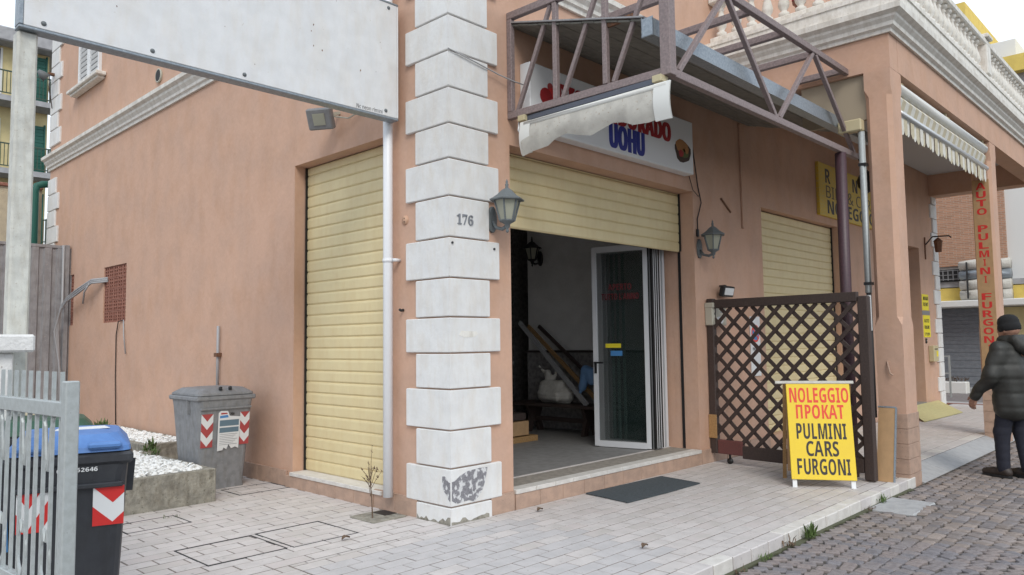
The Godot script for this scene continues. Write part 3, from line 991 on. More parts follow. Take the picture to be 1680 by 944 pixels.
	while xx < 13.8:
		if absf(xx - 8.45) > 0.17 and absf(xx - 12.6) > 0.17:
			place("baluster", bm, b, Transform3D(Basis(), Vector3(xx, 5.172, 2.05)))
		xx += 0.2
	var zz := 0.10
	while zz < 1.9:
		place("baluster", bm, b, Transform3D(Basis(), Vector3(4.43, 5.172, zz)))
		zz += 0.2
	column(b, 4.385)
	column(b, 8.73)
	column(b, 13.30)
	# skirting tiles along the front and the alley
	var sk := [[0.452, 0.735], [3.85, 4.13], [4.135, 4.43], [4.435, 4.73], [4.735, 5.03], [5.035, 5.33], [5.335, 5.6]]
	for k in sk:
		part("skirting_tile", "skirting", b, k[0], k[1] - 0.004, -0.03, 0.158, -0.028, -0.008, 0.002)
	xx = 0.745
	while xx < 3.8:
		var xe := minf(xx + 0.312, 3.842)
		part("riser_tile", "skirting", b, xx, xe - 0.004, -0.03, 0.128, -0.06, -0.006, 0.002)
		xx += 0.312
	xx = 0.745
	while xx < 3.8:
		var xe := minf(xx + 0.257, 3.842)
		part("step_tile", "kerb_tile", b, xx, xe - 0.005, 0.130, 0.168, -0.125, 0.002, 0.003)
		xx += 0.257
	part("step", "step_top", b, 0.742, 3.84, 0.0, 0.164, -0.42, -0.127)
	part("threshold", "tile1", b, 0.742, 3.84, 0.0, 0.170, -0.45, -0.422)
	part("shop_floor", "shop_floor", b, 0.34, 13.0, -0.05, 0.166, -4.5, -0.452)
	var z := -0.43
	while z > -9.6:
		var ze := maxf(z - 0.30, -9.7)
		if z < -0.90 and z > -2.44:
			part("riser_tile", "skirting", b, -0.002, 0.028, -0.03, 0.115, ze + 0.004, z, 0.002)
		else:
			part("skirting_tile", "skirting", b, 0.006, 0.028, -0.03, 0.158, ze + 0.004, z, 0.002)
		z -= 0.30
	z = -0.90
	while z > -2.44:
		var ze := maxf(z - 0.235, -2.44)
		part("sill_tile", "kerb_tile", b, -0.012, 0.215, 0.117, 0.152, ze + 0.004, z, 0.003)
		z -= 0.235
	# roller shutters
	roller(b, "roller_shutter", Vector3(1, 0, 0), Vector3(0, 0, 1), Vector3(0.755, 2.475, -0.235), 3.07, 2.475, 3.165)
	roller(b, "roller_shutter", Vector3(0, 0, -1), Vector3(-1, 0, 0), Vector3(0.185, 0.155, -0.935), 1.49, 0.155, 3.275)
	roller(b, "roller_shutter", Vector3(1, 0, 0), Vector3(0, 0, 1), Vector3(5.615, 0.152, -0.155), 2.65, 0.152, 3.195)
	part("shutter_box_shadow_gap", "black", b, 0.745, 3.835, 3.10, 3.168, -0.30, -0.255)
	part("jamb_strip", "black", b, 3.826, 3.838, 0.170, 2.47, -0.245, -0.215)
	part("door_panel", "door_dark", b, 10.9, 12.5, 0.15, 3.2, -0.45, -0.40)
	part("door_sill", "step_top", b, 10.9, 12.5, 0.0, 0.15, -0.40, -0.026)
	# upper window on the alley side
	part("window_sill", "cornice", b, -0.13, 0.028, 5.74, 5.80, -9.72, -8.22, 0.01)
	part("window_sill", "cornice", b, -0.09, 0.028, 5.70, 5.738, -9.66, -8.28, 0.01)
	for k in [[-9.50, -8.985], [-8.975, -8.46]]:
		var sh := sub("window_shutter", b)
		part("shutter_frame", "white", sh, -0.015, 0.03, 5.81, 7.3, k[0], k[0] + 0.055)
		part("shutter_frame", "white", sh, -0.015, 0.03, 5.81, 7.3, k[1] - 0.055, k[1])
		part("shutter_frame", "white", sh, -0.015, 0.03, 5.81, 5.88, k[0] + 0.057, k[1] - 0.057)
		part("shutter_backing", "dark", sh, 0.022, 0.029, 5.88, 7.3, k[0] + 0.057, k[1] - 0.057)
		for i in 15:
			var s := S()
			box(s, Vector3(0.004, 5.93 + i * 0.088, (k[0] + k[1]) * 0.5), Vector3(0.012, 0.052, 0.40), Basis(Vector3(0, 0, 1), 0.45))
			put(s, "louvre", "white", sh)
	# shop interior: left wall, right wall, back wall, ceiling
	part("inner_wall", "interior_wall", b, 4.50, 4.60, 1.30, 3.5, -3.30, -0.62)
	part("inner_wall", "stone_clad", b, 4.47, 4.60, 0.166, 1.265, -3.30, -0.62)
	part("dado_rail", "door_dark", b, 4.44, 4.60, 1.267, 1.298, -3.32, -0.62)
	part("inner_wall", "interior_wall", b, 4.14, 4.60, 0.166, 3.5, -0.618, -0.60)
	part("inner_wall", "stone_clad", b, 4.30, 6.0, 0.166, 3.5, -4.4, -4.2)
	part("inner_wall", "stone_clad", b, 0.34, 4.3, 0.166, 3.5, -4.5, -4.3)
	part("inner_wall", "interior_wall", b, 5.9, 6.0, 0.166, 3.5, -4.2, -0.62)
	part("inner_ceiling", "interior_wall", b, 0.34, 6.0, 3.5, 3.6, -4.5, -0.34)
	part("inner_wall", "interior_wall", b, 0.335, 0.42, 0.166, 3.5, -4.3, -0.62)
	# folding glass door, pushed open against the right jamb
	var fd := sub("folding_door", b)
	var leaves := [[Vector3(3.31, 0, -1.13), Vector3(3.46, 0, -0.43)], [Vector3(3.50, 0, -0.42), Vector3(3.42, 0, -1.13)], [Vector3(3.50, 0, -1.12), Vector3(3.56, 0, -0.41)], [Vector3(3.61, 0, -0.42), Vector3(3.57, 0, -1.12)]]
	for i in leaves.size():
		var a: Vector3 = leaves[i][0]
		var e: Vector3 = leaves[i][1]
		var s := S()
		var d := (e - a).normalized()
		var nn := d.cross(Y)
		for q in [a, e - d * 0.055]:
			bar(s, q + d * 0.0275 + Y * 0.18, q + d * 0.0275 + Y * 2.56, 0.035, 0.055, d)
		for yy in [0.21, 2.53]:
			bar(s, a + d * 0.055 + Y * yy, e - d * 0.055 + Y * yy, 0.035, 0.07, Y)
		put(s, "leaf_frame", "white_alu" if i == 0 else "alu", fd)
		var s5 := S()
		box(s5, (a + e) * 0.5 + Y * 1.37, Vector3((e - a).length() - 0.10, 2.25, 0.008), Basis(d, Y, nn))
		put(s5, "glass_pane", "glass", fd)
		var s6 := S()
		box(s6, e + d * 0.006 + Y * 1.37, Vector3(0.010, 2.38, 0.02), Basis(d, Y, nn))
		put(s6, "edge_seal", "black", fd)
		if i == 0:
			var hs := S()
			var hp := a + d * 0.03 - nn * 0.02 + Y * 1.17
			var out := nn if nn.x < 0 else -nn
			hp = a + d * 0.03 + out * 0.03 + Y * 1.17
			tube(hs, [hp - out * 0.02, hp + out * 0.03, hp + out * 0.035 + d * 0.12], 0.011, 6)
			box(hs, hp - out * 0.008 - Y * 0.06, Vector3(0.03, 0.14, 0.012), Basis(d, Y, nn))
			put(hs, "handle", "black", fd)
			var fr := face(a + d * 0.36 + out * 0.006 + Y * 2.07, -d if (-d).cross(Y).dot(out) > 0 else d)
			words("APERTO", fd, "red_dull", fr, 0.30, 0.075)
			fr.origin.y -= 0.115
			words("TUTTO L'ANNO", fd, "red_dull", fr, 0.48, 0.075)
			var lb := S()
			box(lb, a + d * 0.26 + out * 0.006 + Y * 1.37, Vector3(0.20, 0.05, 0.003), Basis(d, Y, nn))
			put(lb, "sticker", "poster_yellow", fd)
			var lb2 := S()
			box(lb2, a + d * 0.30 + out * 0.006 + Y * 1.28, Vector3(0.15, 0.06, 0.003), Basis(d, Y, nn))
			put(lb2, "sticker", "label_blue", fd)
	# dark rubber ends of the stacked leaves with their bright edges, and stiles showing through the glass
	part("edge_seal", "black", fd, 3.475, 3.64, 0.185, 2.56, -0.405, -0.385)
	for ex in [3.505, 3.545, 3.59]:
		part("edge_strip", "white_alu", fd, ex, ex + 0.009, 0.185, 2.56, -0.384, -0.380)
	part("leaf_stile", "green_alu", fd, 3.66, 3.72, 0.18, 2.56, -1.16, -1.12)
	part("leaf_stile", "green_alu", fd, 3.74, 3.76, 0.18, 2.56, -1.10, -1.07)
	part("leaf_stile", "green_alu", fd, 3.78, 3.80, 0.18, 2.56, -1.04, -1.01)
	part("door_post", "white_alu", fd, 3.655, 3.72, 0.17, 2.9, -0.50, -0.42)
	part("door_post", "black", fd, 3.722, 3.755, 0.17, 2.9, -0.49, -0.44)
	part("door_post", "white_alu", fd, 3.757, 3.80, 0.17, 2.9, -0.50, -0.42)
	part("door_head", "white_alu", fd, 0.74, 3.84, 2.60, 2.68, -0.50, -0.42)

# ---------------------------------------------------------------- far surroundings
func build_far() -> void:
	# apartment block with green shutters seen over the alley fence
	var a := T("apartment_building", "cream apartment block with green shutters and railed balconies beyond the alley fence", "building", Vector3(-2, 0, -32))
	part("wall", "far_cream", a, -14, 5.25, 0, 14.0, -44, -32)
	part("eave", "far_grey", a, -14.5, 5.9, 14.0, 14.6, -44.5, -31.2, 0.05)
	for fl in 4:
		var y: float = 2.72 + fl * 2.98
		if y > 12:
			continue
		part("balcony_slab", "far_grey", a, -13.5, 5.35, y - 0.22, y, -31.98, -30.9)
		var rail := sub("balcony_railing", a)
		part("top_rail", "green_rail", rail, -13.5, 5.33, y + 0.98, y + 1.03, -30.96, -30.92)
		part("foot_rail", "green_rail", rail, -13.5, 5.33, y + 0.08, y + 0.12, -30.96, -30.92)
		var x := 0.5
		while x < 5.35:
			part("rail_bar", "green_rail", rail, x - 0.012, x + 0.012, y + 0.12, y + 0.98, -30.955, -30.925)
			x += 0.13
		for w in [[-1.2, 0.4], [2.3, 3.45]]:
			var wn := sub("window", a)
			part("pane", "window_dark", wn, w[0], w[1], y + 0.05, y + 2.2, -32.0, -31.97)
			part("window_frame", "far_white", wn, w[0] - 0.08, w[0], y + 0.05, y + 2.25, -32.0, -31.94)
			part("window_frame", "far_white", wn, w[1], w[1] + 0.08, y + 0.05, y + 2.25, -32.0, -31.94)
		var sh := sub("window_shutter", a)
		for i in 14:
			part("louvre", "green_paint", sh, 4.5, 5.1, y + 0.15 + i * 0.145, y + 0.15 + i * 0.145 + 0.135, -31.97, -31.90 + 0.012 * (i % 2))
		part("shutter_frame", "green_paint", sh, 4.44, 4.498, y + 0.1, y + 2.25, -31.97, -31.87)
		part("shutter_frame", "green_paint", sh, 5.102, 5.16, y + 0.1, y + 2.25, -31.97, -31.87)
		part("side_screen", "far_grey", a, 5.27, 5.33, y, y + 1.2, -31.97, -30.97)
	# low neighbour directly behind the fence
	var nb := T("garden_wall", "beige rendered wall rising behind the alley fence, beside the white quoins", "wall", Vector3(-0.3, 0, -11.6))
	part("wall", "neighbour", nb, -4.5, -0.005, 0, 4.36, -11.7, -11.45)
	part("coping", "terracotta", nb, -4.5, -0.003, 4.36, 4.42, -11.75, -11.4, 0.01)
	# brick fronted shop across the side street
	var k := T("brick_building", "red brick building with a closed grey shop roller, across the side street", "building", Vector3(20, 0, -1))
	part("wall", "far_white", k, 20.0, 44, -0.2, 6.0, -16, 6.9)
	part("brick_panel", "brick_courses", k, 19.93, 19.998, 3.40, 6.0, -7.0, 0.08)
	part("fascia", "far_yellow", k, 19.80, 19.998, 2.42, 2.78, -9.0, 6.9)
	part("canopy_edge", "far_white", k, 19.2, 19.998, 2.22, 2.40, -9.0, 6.9, 0.02)
	part("ledge", "far_grey", k, 19.78, 19.998, 2.80, 2.95, -9.0, 6.9)
	var rl := sub("roller_shutter", k)
	for i in 20:
		part("slat", "roller_grey", rl, 19.955 - 0.01 * (i % 2), 19.998, 0.0 + i * 0.11, 0.107 + i * 0.11, -3.4, -0.55)
	part("shop_wall", "far_cream", k, 19.92, 19.998, -0.2, 2.2, -0.52, 6.9)
	var ac := sub("vent_grille", k)
	part("grille_frame", "dark", ac, 19.70, 19.92, 2.97, 3.30, -1.75, -0.98)
	for i in 6:
		part("grille_bar", "bin_grey", ac, 19.68, 19.698, 2.99, 3.28, -1.70 + i * 0.125, -1.675 + i * 0.125)
	for q in 3:
		part("grille_bar", "bin_grey", ac, 19.675, 19.692, 3.01 + q * 0.12, 3.03 + q * 0.12, -1.74, -0.99)
	# upper floors
	var u := T("yellow_building", "tall pale building with yellow roof edge, seen above the balustrade", "building", Vector3(20, 0, -3))
	part("wall", "far_grey", u, 20.2, 44, 6.01, 10.4, -14, -0.9)
	part("roof_edge", "far_yellow", u, 20.0, 44, 10.4, 10.9, -14, -0.6)
	part("wall", "far_grey", u, 20.3, 44, 6.01, 8.6, -0.89, 6.9)
	part("roof_edge", "far_yellow", u, 20.0, 44, 8.6, 9.05, 0.12, 7)
	part("stair_tower", "far_white", u, 20.6, 23, 9.06, 9.7, -0.4, 0.45, 0.01)
	# rolled-up fabric blind on the far shop's ledge
	var rb := T("rolled_blind", "bundled silver grey fabric blind strapped in folds, on the brick building's ledge", "blind", Vector3(19.6, 2.4, -0.5))
	for i in 4:
		var s := S(true)
		var y: float = 2.55 + i * 0.27
		tube(s, [Vector3(19.65, y, -1.0), Vector3(19.62, y + 0.02, -0.6), Vector3(19.66, y - 0.01, -0.2), Vector3(19.65, y, 0.2)], [0.135, 0.15, 0.14, 0.15], 10)
		put(s, "fold", "zinc" if i == 2 else "cloth_white", rb)
	for zz in [-0.8, 0.0]:
		part("strap", "dark", rb, 19.47, 19.50, 2.45, 3.45, zz - 0.02, zz + 0.02)
	# planters and hand railing beside the far shop
	for i in 2:
		var z0: float = -2.35 + i * 0.85
		var p := T("flower_box", ["white flower box with dry plants, left of the pair by the grey far roller", "white flower box with dry plants, right of the pair by the grey far roller"][i], "planter", Vector3(19.0, 0, z0 + 0.35), "flower boxes by the far shop")
		part("box", "far_white", p, 18.8, 19.15, -0.1, 0.22, z0, z0 + 0.7, 0.02)
		var s := S()
		for q in 160:
			var c := Vector3(18.8 + rng.randf() * 0.35, 0.22 + rng.randf() * 0.10, z0 + rng.randf() * 0.7)
			var d := Vector3(rng.randf() - 0.5, rng.randf() * 0.7, rng.randf() - 0.5) * 0.12
			tri(s, c, c + d, c + d.cross(Vector3(0.4, 0.8, 0.2)) * 0.5, Y)
		put(s, "dry_leaves", "dead_plant", p).set_meta("kind", "stuff")
	var hr := T("hand_railing", "thin grey metal hand railing in front of the far roller shutter", "railing", Vector3(17.5, 0, -1.6))
	for p in [[17.5, -2.2], [17.5, -1.45], [17.5, -0.85]]:
		var s := S()
		bar(s, Vector3(p[0], -0.1, p[1]), Vector3(p[0], 0.95, p[1]), 0.04, 0.04)
		put(s, "post", "gate_metal", hr)
	for y in [0.93, 0.5]:
		var s := S()
		bar(s, Vector3(17.5, y, -2.2), Vector3(17.5, y, -0.85), 0.035, 0.035)
		put(s, "rail", "gate_metal", hr)

# ---------------------------------------------------------------- alley
func build_alley() -> void:
	var f := T("metal_fence", "tall grey corrugated metal fence closing the end of the alley", "fence", Vector3(-2, 0, -9.78))
	var x := -5.0
	while x < 0.0:
		var s := S()
		var w := 0.19
		var pf := [Vector2(x, 0), Vector2(x + 0.06, 0), Vector2(x + 0.075, 0.025), Vector2(x + 0.175, 0.025), Vector2(x + w, 0), Vector2(x + w, -0.003), Vector2(x, -0.003)]
		var fr := Transform3D(Basis(Vector3(1, 0, 0), Vector3(0, 0, 1), Vector3(0, -1, 0)), Vector3(0, 3.10, -9.76))
		prism(s, pf, 3.08, fr)
		put(s, "sheet", "sheet_metal", f)
		x += w
	part("top_rail", "sheet_metal", f, -5.0, 0.0, 3.10, 3.15, -9.80, -9.73, 0.005)
	part("end_post", "sheet_metal", f, -0.075, 0.0, 0.0, 3.16, -9.82, -9.70, 0.006)
	# cables that leave the clay grille and hang down the fence post
	var cb := T("cable_bundle", "grey cables leaving the clay grille and drooping to the fence post", "cable", Vector3(0, 2.4, -8))
	for i in 3:
		var s := S(true)
		var o := 0.025 * i
		tube(s, [Vector3(0.05, 2.49 - o, -7.98), Vector3(-0.10, 2.47 - o, -8.25), Vector3(-0.12, 2.35 - o * 1.5, -8.9), Vector3(-0.13, 2.24 - o, -9.35), Vector3(-0.16, 2.10 - o, -9.55), Vector3(-0.17 - o, 1.7, -9.62), Vector3(-0.12 + o * 0.3, 1.0, -9.65), Vector3(-0.09, 0.2, -9.66)], 0.016, 6)
		put(s, "cable", "cable_grey", cb)
	var s0 := S(true)
	tube(s0, [Vector3(-0.10, 2.44, -8.3), Vector3(-0.12, 2.3, -8.5), Vector3(-0.10, 2.12, -8.62)], 0.014, 6)
	put(s0, "loose_end", "cable_grey", cb)
	var s1 := S(true)
	tube(s1, [Vector3(-0.10, 3.15, -9.70), Vector3(-0.10, 2.2, -9.68), Vector3(-0.13, 2.1, -9.6)], 0.02, 6)
	put(s1, "cable", "cable_grey", cb)
	var c2 := T("cable_loop", "thin dark cable hanging down the pink wall below the clay grille", "cable", Vector3(0.02, 1.2, -7.3))
	var s2 := S(true)
	tube(s2, [Vector3(0.02, 1.82, -7.2), Vector3(0.0, 1.80, -7.35), Vector3(0.015, 1.6, -7.47), Vector3(0.015, 1.0, -7.46), Vector3(0.01, 0.7, -7.42), Vector3(0.015, 0.3, -7.40)], 0.008, 5)
	put(s2, "cable", "cable_dark", c2)
	var s3 := S(true)
	tube(s3, [Vector3(0.02, 1.82, -7.2), Vector3(0.0, 1.6, -7.12), Vector3(0.01, 1.33, -7.06)], 0.009, 5)
	put(s3, "cable", "cable_grey", c2)
	# green rainwater pipe beyond the fence
	var gp := T("green_pipe", "dark green rainwater pipe with an elbow at the building's far corner", "pipe", Vector3(-0.2, 0, -11.3))
	var s4 := S(true)
	tube(s4, [Vector3(0.10, 4.46, -11.25), Vector3(-0.05, 4.44, -11.25), Vector3(-0.14, 4.40, -11.25), Vector3(-0.17, 4.30, -11.25), Vector3(-0.17, 0.1, -11.25)], 0.065, 10)
	put(s4, "pipe", "green_paint", gp)
	var s5 := S(true)
	tube(s5, [Vector3(-0.28, 4.30, -11.30), Vector3(-0.38, 4.15, -11.3), Vector3(-0.33, 3.6, -11.3), Vector3(-0.38, 3.2, -11.3), Vector3(-0.48, 3.0, -11.3)], 0.02, 6)
	put(s5, "cable", "cable_dark", gp)
	var wl := T("corner_spotlight", "small rusty spotlight with loose wires high on the far white quoins", "lamp", Vector3(0.0, 6.4, -11.0))
	part("bracket", "rust", wl, -0.10, 0.0, 6.42, 6.46, -10.98, -10.9)
	var s6 := S(true)
	lathe(s6, Vector3(-0.22, 6.38, -10.85), [Vector2(0.0, -0.10), Vector2(0.09, -0.10), Vector2(0.07, 0.0), Vector2(0.03, 0.08), Vector2(0, 0.08)], 10, 0.0, Basis(Vector3(0, 0, 1), 0.9))
	put(s6, "lamp_head", "lamp_metal", wl)
	var s7 := S(true)
	tube(s7, [Vector3(-0.08, 6.42, -10.9), Vector3(-0.10, 6.1, -10.85), Vector3(-0.03, 5.8, -10.9), Vector3(-0.07, 6.2, -10.95)], 0.009, 5)
	put(s7, "wire", "cable_dark", wl)
	var vr := T("vent_cowl", "round plastic vent ring on the pink wall above the string course", "vent", Vector3(0.0, 5.17, -6.06))
	var s8 := S(true)
	lathe(s8, Vector3(0.03, 5.17, -6.06), [Vector2(0.09, 0.0), Vector2(0.10, 0.03), Vector2(0.08, 0.03), Vector2(0.08, 0.0)], 16, 0.0, Basis(Vector3(0, 0, 1), PI * 0.5))
	put(s8, "ring", "beige_plastic", vr)
	var s9 := S()
	lathe(s9, Vector3(0.02, 5.17, -6.06), [Vector2(0.0, 0.0), Vector2(0.082, 0.0), Vector2(0.082, 0.02), Vector2(0, 0.02)], 16, 0.0, Basis(Vector3(0, 0, 1), PI * 0.5))
	put(s9, "mesh_disc", "dark", vr)
	var pi := T("pipe_stub", "short rusty upright pipe with a clamp on the pink wall behind the grey bin", "pipe", Vector3(0.0, 1.0, -4.1))
	var sa := S(true)
	tube(sa, [Vector3(0.0, 0.85, -4.09), Vector3(0.0, 1.66, -4.09)], 0.016, 8)
	put(sa, "pipe", "cable_grey", pi)
	part("clamp", "rust", pi, -0.03, 0.03, 1.30, 1.345, -4.13, -4.05)
	# floodlight over the side shutter
	var fl := T("wall_floodlight", "small dark floodlight with a round lens above the alley shutter", "lamp", Vector3(0.0, 3.6, -1.75))
	var bb := Basis(Y, 0.55) * Basis(Vector3(0, 0, 1), 0.45)
	var sb := S()
	box(sb, Vector3(-0.16, 3.57, -1.65), Vector3(0.08, 0.20, 0.25), bb, 0.012)
	put(sb, "housing", "bin_grey", fl)
	var sc := S()
	box(sc, Vector3(-0.16, 3.57, -1.65) + bb * Vector3(-0.042, 0, 0), Vector3(0.006, 0.11, 0.12), bb)
	put(sc, "lens", "lamp_glass", fl)
	var sd := S()
	bar(sd, Vector3(-0.14, 3.60, -1.65), Vector3(0.03, 3.66, -1.62), 0.03, 0.03)
	tube(sd, [Vector3(-0.10, 3.60, -1.60), Vector3(-0.02, 3.55, -1.4), Vector3(0.02, 3.62, -1.1)], 0.008, 5)
	put(sd, "bracket", "beige_plastic", fl)
	# white rainwater pipe beside the corner
	var dp := T("rain_pipe", "white round rainwater pipe between the alley shutter and the corner quoins", "pipe", Vector3(-0.06, 0.13, -0.75))
	var se := S(true)
	tube(se, [Vector3(-0.05, 0.135, -0.745), Vector3(-0.05, 4.60, -0.745)], 0.042, 14)
	put(se, "pipe", "pipe_white", dp)
	for y in [2.13]:
		var sf := S(true)
		tube(sf, [Vector3(-0.05, y, -0.745), Vector3(-0.05, y + 0.03, -0.745)], 0.047, 14)
		bx(sf, -0.045, 0.03, y + 0.005, y + 0.03, -0.69, -0.665)
		put(sf, "clip", "pipe_white", dp)
	# drain tray with a dry sapling
	var dr := T("drain_tray", "shallow concrete drain tray with a dark opening under the white pipe", "drain", Vector3(-0.2, 0, -0.65))
	part("tray", "concrete", dr, -0.36, -0.03, -0.01, 0.012, -0.86, -0.52, 0.006)
	part("hole", "black", dr, -0.16, -0.035, 0.006, 0.0145, -0.82, -0.64)
	var sp := T("dry_sapling", "leafless dry weed stem growing from the drain tray", "plant", Vector3(-0.27, 0, -0.66))
	var sg := S()
	var st := Vector3(-0.27, 0.0, -0.66)
	tube(sg, [st, st + Vector3(-0.01, 0.2, 0), st + Vector3(-0.03, 0.42, -0.02)], [0.006, 0.005, 0.003], 5)
	put(sg, "stem", "dead_plant", sp)
	var sh := S()
	for i in 9:
		var h0 := rng.randf_range(0.18, 0.42)
		var a0 := st + Vector3(-0.02, h0, 0)
		var dd := Vector3(rng.randf_range(-0.10, 0.10), rng.randf_range(0.10, 0.22), rng.randf_range(-0.10, 0.10))
		tube(sh, [a0, a0 + dd * 0.5 + Y * 0.01, a0 + dd], [0.0035, 0.0025, 0.0015], 4)
		for q in 4:
			var c := a0 + dd * rng.randf_range(0.5, 1.0)
			var d2 := Vector3(rng.randf() - 0.5, rng.randf() - 0.2, rng.randf() - 0.5) * 0.035
			tri(sh, c, c + d2, c + d2.cross(Vector3(0.3, 0.5, 0.8)), Y)
	put(sh, "twigs", "dead_plant", sp)
	# raised beds with white pebbles
	planter("stone_planter", "low concrete bed of white pebbles in front of the grey bin", -1.80, -0.80, -4.2, -2.36, 0.30)
	planter("stone_planter", "low concrete bed of white pebbles along the pink wall behind the grey bin", -0.62, -0.03, -7.2, -4.55, 0.31)
	# gate pillar and the white garden wall at the left
	var gpil := T("gate_pillar", "white rendered gate pillar with a flat overhanging cap under the sign post", "pillar", Vector3(-3.1, 0, -0.45))
	part("shaft", "white_wall", gpil, -3.35, -2.90, 0, 1.405, -0.62, -0.32, 0.008)
	part("cap", "white_wall", gpil, -3.42, -2.81, 1.407, 1.505, -0.63, -0.27, 0.012)

func planter(called: String, label: String, x0: float, x1: float, z0: float, z1: float, h: float) -> void:
	var p := T(called, label, "planter", Vector3((x0 + x1) * 0.5, 0, (z0 + z1) * 0.5), "raised pebble beds along the alley")
	var t := 0.07
	part("wall", "concrete", p, x0, x1, -0.05, h, z1 - t, z1, 0.008)
	part("wall", "concrete", p, x0, x1, -0.05, h, z0, z0 + t, 0.008)
	part("wall", "concrete", p, x0, x0 + t, -0.05, h - 0.003, z0 + t, z1 - t, 0.006)
	part("wall", "concrete", p, x1 - t, x1, -0.05, h - 0.003, z0 + t, z1 - t, 0.006)
	part("soil", "earth", p, x0 + t, x1 - t, 0.0, h - 0.05, z0 + t, z1 - t)
	var s := S()
	var hold := O
	O = Vector3.ZERO
	var r6 := []
	for k in 6:
		r6.append(rng.randf_range(0.016, 0.027))
	for k in 6:
		var a := TAU * k / 6
		var b := TAU * (k + 1) / 6
		var A := Vector3(cos(a) * r6[k], 0, sin(a) * r6[k])
		var B := Vector3(cos(b) * r6[(k + 1) % 6], 0, sin(b) * r6[(k + 1) % 6])
		tri(s, A, B, Vector3(0.003, 0.014, -0.002), Y)
		tri(s, A, B, Vector3(0, -0.014, 0), -Y)
	O = hold
	s.generate_normals()
	var me := s.commit()
	me.surface_set_material(0, M["pebble"])
	var mm := MultiMesh.new()
	mm.transform_format = MultiMesh.TRANSFORM_3D
	mm.mesh = me
	mm.instance_count = int((x1 - x0 - 2 * t) * (z1 - z0 - 2 * t) * 1500)
	for i in mm.instance_count:
		var sc := rng.randf_range(0.8, 1.5)
		mm.set_instance_transform(i, Transform3D(Basis.from_euler(Vector3(rng.randf_range(-0.7, 0.7), rng.randf() * TAU, rng.randf_range(-0.7, 0.7))).scaled(Vector3.ONE * sc), Vector3(rng.randf_range(x0 + t, x1 - t), h - 0.035 + rng.randf() * 0.04, rng.randf_range(z0 + t, z1 - t)) - O))
	var mi := MultiMeshInstance3D.new()
	mi.name = "white_pebbles"
	mi.multimesh = mm
	mi.set_meta("kind", "stuff")
	p.add_child(mi, true)

# ---------------------------------------------------------------- big white sign at the left
func build_left_sign() -> void:
	var p := T("blank_sign_board", "large blank white sign board with rusty screws spanning the alley entrance", "sign", Vector3(-1.45, 3.36, -0.65))
	part("panel", "white_paint", p, -2.845, -0.06, 3.365, 4.36, -0.615, -0.60, 0.003)
	part("frame", "zinc", p, -2.87, -0.045, 3.345, 3.363, -0.70, -0.598, 0.004)
	part("frame", "zinc", p, -2.87, -0.045, 4.362, 4.38, -0.70, -0.598, 0.004)
	part("frame", "zinc", p, -2.87, -2.847, 3.365, 4.36, -0.70, -0.598, 0.004)
	part("frame", "white_paint", p, -0.058, -0.045, 3.365, 4.36, -0.70, -0.598, 0.004)
	part("back_panel", "white_paint", p, -2.845, -0.06, 3.365, 4.36, -0.698, -0.685)
	for c in [[-2.74, 3.40], [-1.45, 3.405], [-0.18, 3.41], [-0.15, 4.32], [-2.1, 3.405]]:
		var s := S(true)
		lathe(s, Vector3(c[0], c[1], -0.60), [Vector2(0.016, 0.0), Vector2(0.014, 0.006), Vector2(0.006, 0.010), Vector2(0, 0.010)], 10, 0.0, Basis(Vector3(1, 0, 0), PI * 0.5))
		put(s, "screw", "lamp_metal", p)
	for i in 16:
		var c := Vector2(rng.randf_range(-1.4, -0.1), rng.randf_range(3.5, 4.3))
		if i > 9:
			c.x = rng.randf_range(-2.8, -1.4)
		var s := S()
		var pl := []
		var r := rng.randf_range(0.002, 0.0055)
		for k in 7:
			var a := TAU * k / 7
			pl.append(Vector2(cos(a) * r * rng.randf_range(0.6, 1.2), sin(a) * r * rng.randf_range(0.8, 2.2)))
		prism(s, pl, 0.001, face(Vector3(c.x, c.y, -0.60), Vector3(1, 0, 0)))
		put(s, "rust_spot", "rust", p)
	words("Nc neon rimini", p, "ink", face(Vector3(-0.345, 3.392, -0.60), Vector3(1, 0, 0.0)), 0.26, 0.035, false, 0.001)
	var t := T("sign_post", "off-white square steel post carrying the left end of the blank sign", "post", Vector3(-2.81, 0, -0.70))
	part("post", "pole_paint", t, -2.865, -2.755, 0.0, 3.343, -0.75, -0.645, 0.012)

